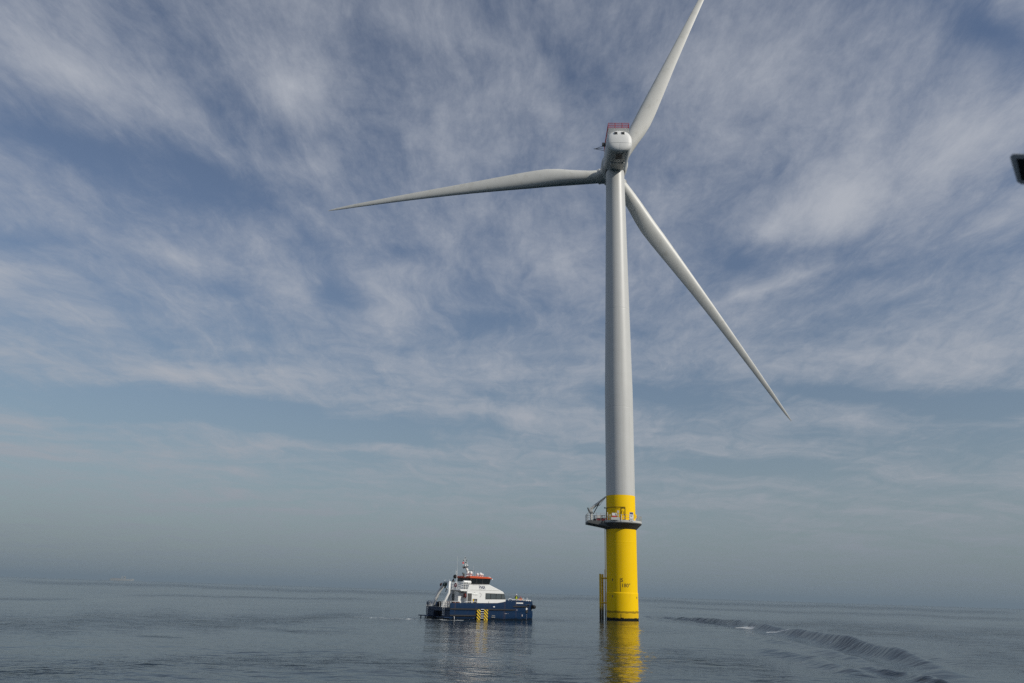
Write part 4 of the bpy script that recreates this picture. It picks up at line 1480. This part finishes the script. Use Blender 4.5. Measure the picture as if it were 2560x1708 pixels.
    # day shapes and their pole at the aft end of the upper deck
    b = MB().tube([(3.5, 4.2, 5.1), (3.5, 4.2, 8.5)], .04, 8)
    b.tube([(3.5, 4.2, 8.5), (3.45, 4.2, 11.0)], .016, 5)
    for z in (7.55, 7.8, 8.05):
        b.tube([(3.45, 3.95, z), (3.55, 4.45, z)], .025, 5)
        b.tube([(3.5, 4.45, z), (3.5, 4.45, z + .25)], .04, 6)
    b.tube([(3.3, 4.45, 7.7), (3.3, 4.45, 8.45)], .02, 5)
    b.build('signal_pole', M['white2'], B)
    b = MB().sphere((3.5, 4.85, 7.28), .36)
    b.build('ball_shape', M['black'], B)
    b = MB().lathe([(.36, 6.3), (.02, 6.95)], 14, c=(3.4, 5.25))
    b.build('cone_shape', M['black'], B)
    b = MB().tube([(3.5, 4.2, 7.3), (3.5, 4.9, 7.66)], .02, 5)
    b.tube([(3.4, 5.25, 6.95), (3.5, 4.9, 7.6)], .015, 5)
    b.build('halyard', M['dark_steel'], B)
    # upper deck railing
    b = MB()
    loop = [(4.1, 1.1), (2.65, 1.1), (2.65, 2.4)]
    loop2 = [(2.65, 3.3), (2.65, 4.9), (4.0, 4.9)]
    for lp in (loop, loop2):
        for z in (5.5, 5.9, 6.32):
            b.tube([(p[0], p[1], z) for p in lp], .035, 6)
        for p, q in zip(lp[:-1], lp[1:]):
            for t in np.linspace(0, 1, 4):
                b.tube([(p[0] + (q[0] - p[0]) * t, p[1] + (q[1] - p[1]) * t, 5.08), (p[0] + (q[0] - p[0]) * t, p[1] + (q[1] - p[1]) * t, 6.33)], .035, 6)
    b.build('upper_railing', M['white2'], B)
    b = MB()
    for y in (3.75, 4.5):
        b.tube([(1.85, y, 1.97), (2.6, y, 5.05)], .055, 6)
        b.tube([(1.75, y, 2.9), (2.45, y, 5.9)], .025, 6)
    for i in range(10):
        t = (i + .5) / 10
        b.box((1.85 + .75 * t - .12, 3.75, 1.97 + 3.08 * t), (1.85 + .75 * t + .12, 4.5, 2.01 + 3.08 * t))
    b.build('stairway', M['steel'], B)
    # A-frame over the stern
    b = MB()
    b.tube([(.6, 4.05, 2.0), (1.25, 3.0, 4.42), (1.8, 3.82, 6.25)][:1] + [(1.30, 2.98, 4.46)] + [(1.8, 3.86, 6.2)], .24, 8)
    AF = b.build('stern_frame', M['white'], B, smooth=50)
    b = MB().tube([(.6, 7.75, 1.95), (1.34, 6.62, 4.72), (1.8, 5.7, 6.05)], .36, 8)
    b.build('frame_leg', M['white'], AF, smooth=50)
    MB().box((1.62, 3.65, 6.05), (2.05, 5.95, 6.42)).build('cross_beam', M['white'], AF, bevel=.03)
    b = MB()
    for y in (4.0, 5.6):
        b.tube([(1.8, y, 6.4), (1.8, y, 6.75)], .03, 6)
    b.build('beam_post', M['white2'], AF)
    b = MB().tube([(1.55, 6.0, 5.75), (1.55, 6.35, 5.75)], .36, 14)
    b.build('rusty_sheave', mat('rusty_brown', (.09, .03, .02), .7), AF)
    b = MB().tube([(1.5, 4.7, 5.85), (1.5, 5.15, 5.85)], .36, 14)
    b.tube([(1.55, 4.95, 5.6), (1.55, 4.95, 5.15)], .14, 8)
    b.build('dark_sheave', mat('dark_teal', (.01, .035, .04), .6), AF)
    b = MB().tube([(1.6, 4.4, 5.2), (1.7, 4.9, 4.6)], .1, 6).tube([(1.7, 4.9, 4.85), (1.7, 4.2, 5.1)], .05, 6)
    b.build('lifting_hook', M['steel'], AF)
    # deck gear fixed on the aft deck
    b = MB().tube([(1.4, 5.0, 2.45), (1.4, 6.4, 2.45)], .38, 14)
    for y in (4.95, 6.4):
        b.tube([(1.4, y, 2.45), (1.4, y + .06, 2.45)], .5, 14)
    b.box((.95, 4.9, 1.97), (1.85, 6.5, 2.15))
    b.build('deck_winch', M['black'], B)
    return B
BOAT = build_boat()

def boat_items():
    def at(o, p, rz=0.0):
        o.location = BM @ Vector(p)
        o.rotation_euler = (0, 0, HB + rz)
        return o
    # life raft canister
    lr = at(thing('life_raft', 'white life raft canister lying on its cradle beside the wheelhouse', 'life raft'), (4.05, 1.42, 5.98))
    MB().loft([[(x, r_ * math.cos(t), .33 + r_ * math.sin(t)) for t in np.linspace(0, 2 * math.pi, 17)[:-1]] for x, r_ in
               ((-.82, .16), (-.78, .26), (-.68, .3), (-.02, .3), (-.01, .32), (.01, .32), (.02, .3), (.68, .3), (.78, .26), (.82, .16))]).build('canister', M['white'], lr, smooth=40)
    b = MB()
    for x in (-.5, .5):
        b.box((x - .05, -.3, -.9 if x < 0 else 0), (x + .05, .3, .12))
    b.build('cradle', M['steel'], lr, smooth=0)
    def ring(name, lab, p, nrm_rot, colr):
        b_ = MB()
        b_.tube([(.0, .30 * math.cos(t), .30 * math.sin(t)) for t in np.linspace(0, 2 * math.pi, 21)[:-1]], .095, 8, closed=True)
        o = b_.build(name, colr)
        at(o, p, nrm_rot)
        tag(o, lab, 'life ring', 'life rings on the workboat')
        return o
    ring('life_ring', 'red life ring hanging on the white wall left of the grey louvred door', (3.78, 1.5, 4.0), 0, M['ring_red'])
    ring('life_ring', 'dark red life ring hanging on the upper deck railing above the aft door', (2.52, 2.85, 5.75), 0, M['dark_red'])
    b = MB().box((-.7, -.5, 0), (.7, .5, .75))
    for x in (-.5, 0, .5):
        b.box((x - .04, -.53, .02), (x + .04, .53, .78))
    o = b.build('equipment_crate', M['dark_cloth'], bevel=.03)
    at(o, (2.2, 6.9, 1.98))
    tag(o, 'dark strapped equipment crate on the aft deck between the frame legs', 'crate')
    b = MB().sphere((0, 0, .35), .6, sc_=(1.1, .8, .62))
    o = b.build('cargo_bag', M['orange_cloth'])
    at(o, (2.35, 5.4, 2.3))
    tag(o, 'orange cargo bag lying on the aft deck behind the winch', 'bag')
    b = MB().box((-.5, -.4, 0), (.5, .4, .42))
    o2 = b.build('pallet_box', M['deck'], bevel=.02)
    at(o2, (2.35, 5.4, 1.98))
    tag(o2, 'low grey box under the orange cargo bag on the aft deck', 'box')
    b = MB()
    b.tube([(0, -.5, .5), (0, .5, .5)], .42, 14)
    b.tube([(0, -.52, .5), (0, -.46, .5)], .5, 14)
    b.tube([(0, .46, .5), (0, .52, .5)], .5, 14)
    o = b.build('rope_drum', mat('rope_brown', (.12, .05, .03), .8))
    at(o, (2.0, 1.3, 1.98), R(20))
    tag(o, 'brown rope drum standing by the stern ladder below the stairway', 'drum')
boat_items()

# ------------------------------------------------------------------ people on the bow
def person(label, p, rz, pose, top, trousers, helmet_m, vest=None):
    o = thing('person', label, 'person')
    o.location = BM @ Vector(p)
    o.rotation_euler = (0, 0, HB + rz)
    J = pose
    names = list(J)
    ix = {n_: i for i, n_ in enumerate(names)}
    E_ = [('pelvis', 'waist'), ('waist', 'chest'), ('chest', 'neck'), ('neck', 'jaw'), ('jaw', 'head'), ('head', 'crown')]
    for s in 'lr':
        E_ += [('chest', 'sh' + s), ('sh' + s, 'el' + s), ('el' + s, 'wr' + s), ('wr' + s, 'pa' + s), ('pelvis', 'hi' + s), ('hi' + s, 'kn' + s), ('kn' + s, 'an' + s), ('an' + s, 'to' + s)]
    joints = [J[n_] for n_ in names]
    edges = [(ix[a], ix[b]) for a, b in E_]
    # five separate fingers per hand
    for s, sg in (('l', 1), ('r', -1)):
        wr, pa = Vector(J['wr' + s][:3]), Vector(J['pa' + s][:3])
        d_ = (pa - wr).normalized()
        side = d_.cross(Vector((0, 1, 0)))
        side = side.normalized() if side.length > .1 else Vector((1, 0, 0))
        cl = d_.cross(side)
        for k, ln_ in enumerate((.075, .088, .08, .062)):
            b0 = pa + side * (.033 - .022 * k)
            b1 = b0 + d_ * ln_ * .6 + cl * .008
            b2 = b1 + d_ * ln_ * .4 + cl * .025
            n0 = len(joints)
            joints += [tuple(b0 + d_ * .012) + (.010,), tuple(b1) + (.009,), tuple(b2) + (.008,)]
            edges += [(ix['pa' + s], n0), (n0, n0 + 1), (n0 + 1, n0 + 2)]
        n0 = len(joints)
        t0 = wr + (pa - wr) * .55 + side * .04
        joints += [tuple(t0) + (.012,), tuple(t0 + side * .03 + d_ * .035) + (.010,)]
        edges += [(ix['wr' + s], n0), (n0, n0 + 1)]
    skinned('body', joints, edges, M['skin'], o, ix['pelvis'])
    hd, cr_ = Vector(J['head'][:3]), Vector(J['crown'][:3])
    fx = (cr_ - hd).normalized()
    fwd = Vector((0, -1, 0))
    def cloth(name, keys, es, add, m):
        k2 = {n_: i for i, n_ in enumerate(keys)}
        js = [tuple(J[n_][:3]) + (J[n_][3] + add,) for n_ in keys]
        return skinned(name, js, [(k2[a], k2[b]) for a, b in es], m, o, 0, 2)
    cloth('jacket', ['waist', 'pelvis', 'chest', 'shl', 'ell', 'wrl', 'shr', 'elr', 'wrr'],
          [('waist', 'pelvis'), ('waist', 'chest'), ('chest', 'shl'), ('shl', 'ell'), ('ell', 'wrl'), ('chest', 'shr'), ('shr', 'elr'), ('elr', 'wrr')], .028, top)
    if vest:
        cloth('vest', ['waist', 'pelvis', 'chest'], [('waist', 'pelvis'), ('waist', 'chest')], .06, vest)
    cloth('trousers', ['pelvis', 'hil', 'knl', 'anl', 'hir', 'knr', 'anr'],
          [('pelvis', 'hil'), ('hil', 'knl'), ('knl', 'anl'), ('pelvis', 'hir'), ('hir', 'knr'), ('knr', 'anr')], .022, trousers)
    b = MB()
    for s in 'lr':
        a_, t_ = Vector(J['an' + s][:3]), Vector(J['to' + s][:3])
        b.tube([a_ + Vector((0, .05, -.03)), t_ + Vector((0, 0, .0))], .055, 8, r1=.045)
        b.tube([a_ + Vector((0, 0, .12)), a_], .058, 8)
    b.build('boots', M['black'], o)
    # helmet and face
    hm = MB()
    vs_, fs_ = [], []
    n_ = 14
    up = fx
    sx_ = fwd.cross(up).normalized()
    fr_ = up.cross(sx_).normalized() * -1 if False else sx_.cross(up) * -1
    for i in range(6):
        ph_ = (i / 5) * math.pi / 2
        for j in range(n_):
            t = 2 * math.pi * j / n_
            q = hd + up * (.035 + .125 * math.sin(ph_)) + (sx_ * math.cos(t) * .115 + fwd * math.sin(t) * .135) * max(math.cos(ph_), .02)
            vs_.append(q)
    for i in range(5):
        for j in range(n_):
            fs_.append([i * n_ + j, i * n_ + (j + 1) % n_, (i + 1) * n_ + (j + 1) % n_, (i + 1) * n_ + j])
    fs_.append(list(range(n_))[::-1])
    hm.add(vs_, fs_)
    hm.tube([hd + up * .04 + fwd * .10 - sx_ * .09, hd + up * .035 + fwd * .175, hd + up * .04 + fwd * .10 + sx_ * .09], .018, 6)
    hm.build('helmet', helmet_m, o)
    fc = MB()
    for s in (-1, 1):
        fc.sphere(tuple(hd + fwd * .098 + sx_ * .034 * s + up * .0), .013, 8, 6)
    fc.build('eyes', M['black'], o)
    return o

stand = {'pelvis': (0, 0, .95, .15), 'waist': (0, 0, 1.12, .14), 'chest': (0, .0, 1.36, .155), 'neck': (0, 0, 1.5, .062), 'jaw': (0, -.015, 1.57, .07), 'head': (0, -.01, 1.65, .09), 'crown': (0, 0, 1.73, .07),
         'shl': (.19, 0, 1.42, .068), 'ell': (.26, .02, 1.14, .048), 'wrl': (.20, -.18, .98, .035), 'pal': (.17, -.26, .97, .04),
         'shr': (-.19, 0, 1.42, .068), 'elr': (-.27, .03, 1.15, .048), 'wrr': (-.25, -.12, .93, .035), 'par': (-.24, -.19, .88, .04),
         'hil': (.10, 0, .88, .10), 'knl': (.12, -.03, .50, .068), 'anl': (.12, .02, .09, .05), 'tol': (.14, -.15, .045, .04),
         'hir': (-.10, 0, .88, .10), 'knr': (-.13, .0, .50, .068), 'anr': (-.14, .05, .09, .05), 'tor': (-.17, -.12, .045, .04)}
crouch = {'pelvis': (0, .12, .48, .155), 'waist': (0, .08, .66, .145), 'chest': (0, -.02, .90, .16), 'neck': (0, -.07, 1.04, .065), 'jaw': (0, -.11, 1.11, .07), 'head': (0, -.11, 1.19, .09), 'crown': (0, -.10, 1.27, .07),
          'shl': (.20, -.03, .96, .068), 'ell': (.36, -.16, .76, .05), 'wrl': (.40, -.36, .66, .035), 'pal': (.41, -.44, .64, .04),
          'shr': (-.20, -.03, .96, .068), 'elr': (-.37, -.14, .77, .05), 'wrr': (-.36, -.36, .70, .035), 'par': (-.35, -.44, .69, .04),
          'hil': (.11, .08, .44, .105), 'knl': (.20, -.30, .50, .07), 'anl': (.19, -.16, .09, .05), 'tol': (.22, -.34, .045, .04),
          'hir': (-.11, .10, .44, .105), 'knr': (-.20, -.14, .10, .07), 'anr': (-.18, .26, .10, .05), 'tor': (-.18, .36, .05, .04)}
person('person standing at the bow in yellow hi-vis vest, dark sleeves and white helmet', (15.55, 2.05, 2.74), R(-34), stand, M['dark_cloth'], M['dark_cloth'], M['white2'], M['hivis'])
person('person crouching at the bow in orange jacket and dark life vest', (16.75, 2.35, 2.74), R(-34), crouch, M['orange_cloth'], M['orange_cloth'], M['red'], None)

# ------------------------------------------------------------------ far cargo ship on the horizon
def far_ship():
    v = ray(305, 1446)
    D = 9000.0
    a = math.atan2(v[0], v[1])
    KS = 1.36
    S = thing('cargo_ship', 'pale cargo ship far away on the hazy horizon', 'ship', (D * math.sin(a), D * math.cos(a), 0), -a)
    S.scale = (KS, KS, KS)
    rg = []
    for x, wd, zb in ((-82, 9, 3), (-80, 12, 0), (-60, 13, -1), (55, 13, -1), (75, 6, -1), (84, 1, 2)):
        top = 12.5 + (3 if x > 60 else 0)
        rg.append([(x, -wd, top), (x, -wd * .9, zb), (x, wd * .9, zb), (x, wd, top)])
    MB().loft(rg).build('hull', M['ship_hazed'], S, smooth=30)
    b = MB().box((10, -11, 12.5), (26, 11, 30)).box((12, -14, 25), (22, 14, 28)).box((14, -3, 30), (20, 3, 36))
    b.build('deckhouse', M['ship_hazed'], S, smooth=0)
    b = MB().box((-4, -4, 12.5), (3, 4, 34))
    b.build('funnel', M['ship_hazed'], S, smooth=0)
    b = MB().box((-70, -11, 12.5), (-8, 11, 16.5))
    b.build('deck_cargo', M['ship_hull'], S, smooth=0)
far_ship()

# ------------------------------------------------------------------ floodlight on the camera's own vessel, at the right edge
def floodlight():
    d = 3.0
    c = np.array([0, 0, CH]) + ray(2602, 418) * d
    v = ray(2602, 418)
    o = thing('floodlight', 'grey rectangular floodlight head with a dark lens, close by against the sky', 'lamp', tuple(c))
    # local frame: x right, y away, z up, leaning like the lamp in the photo
    y_ = Vector(v)
    x_ = Vector(cr)
    x_ = (x_ - y_ * x_.dot(y_)).normalized()
    z_ = x_.cross(y_)
    a = R(12)
    x2 = x_ * math.cos(a) - z_ * math.sin(a) * -.15
    m = Matrix((x_, y_, z_)).transposed().to_4x4()
    o.rotation_euler = m.to_euler()
    ct = float(np.dot(fw, v))
    s = d * ct / FPX       # one photo pixel at this distance
    def P(px, py, y):
        return ((px - 2600) * s, y, -(py - 418) * s)
    out = [(2531, 392), (2537, 384), (2600, 386), (2640, 388), (2650, 394), (2644, 452), (2638, 459), (2565, 461), (2555, 455)]
    inn = [(2547, 397), (2634, 399), (2629, 449), (2563, 449)]
    b = MB()
    n = len(out)
    b.add([P(p[0], p[1], 0) for p in out] + [P(p[0] * .8 + 520, p[1] * .8 + 84, .11) for p in out],
          [list(range(n))[::-1], [n + i for i in range(n)]] + [[i, (i + 1) % n, n + (i + 1) % n, n + i] for i in range(n)])
    b.build('housing', M['lamp_body'], o, smooth=35, bevel=.004)
    b = MB()
    b.add([P(p[0], p[1], -.004) for p in inn] + [P(p[0], p[1], .02) for p in inn],
          [[0, 1, 2, 3], [7, 6, 5, 4], [0, 4, 5, 1], [1, 5, 6, 2], [2, 6, 7, 3], [3, 7, 4, 0]])
    b.build('lens', M['lamp_glass'], o, smooth=0)
    b = MB()
    b.tube([P(2643, 420, .05), P(2665, 420, .05), P(2760, 430, .06), P(2860, 430, .06)], .014, 8)
    b.build('bracket', M['lamp_body'], o)
    inv_ = o.matrix_basis.inverted() if False else (Matrix.Translation(Vector(c)) @ m).inverted()
    top = (Matrix.Translation(Vector(c)) @ m) @ Vector(P(2850, 430, .06))
    b = MB()
    b.tube([inv_ @ (top + Vector((0, 0, .15))), inv_ @ Vector((top.x, top.y, 3.3))], .03, 12)
    b.build('post', M['lamp_body'], o)
floodlight()
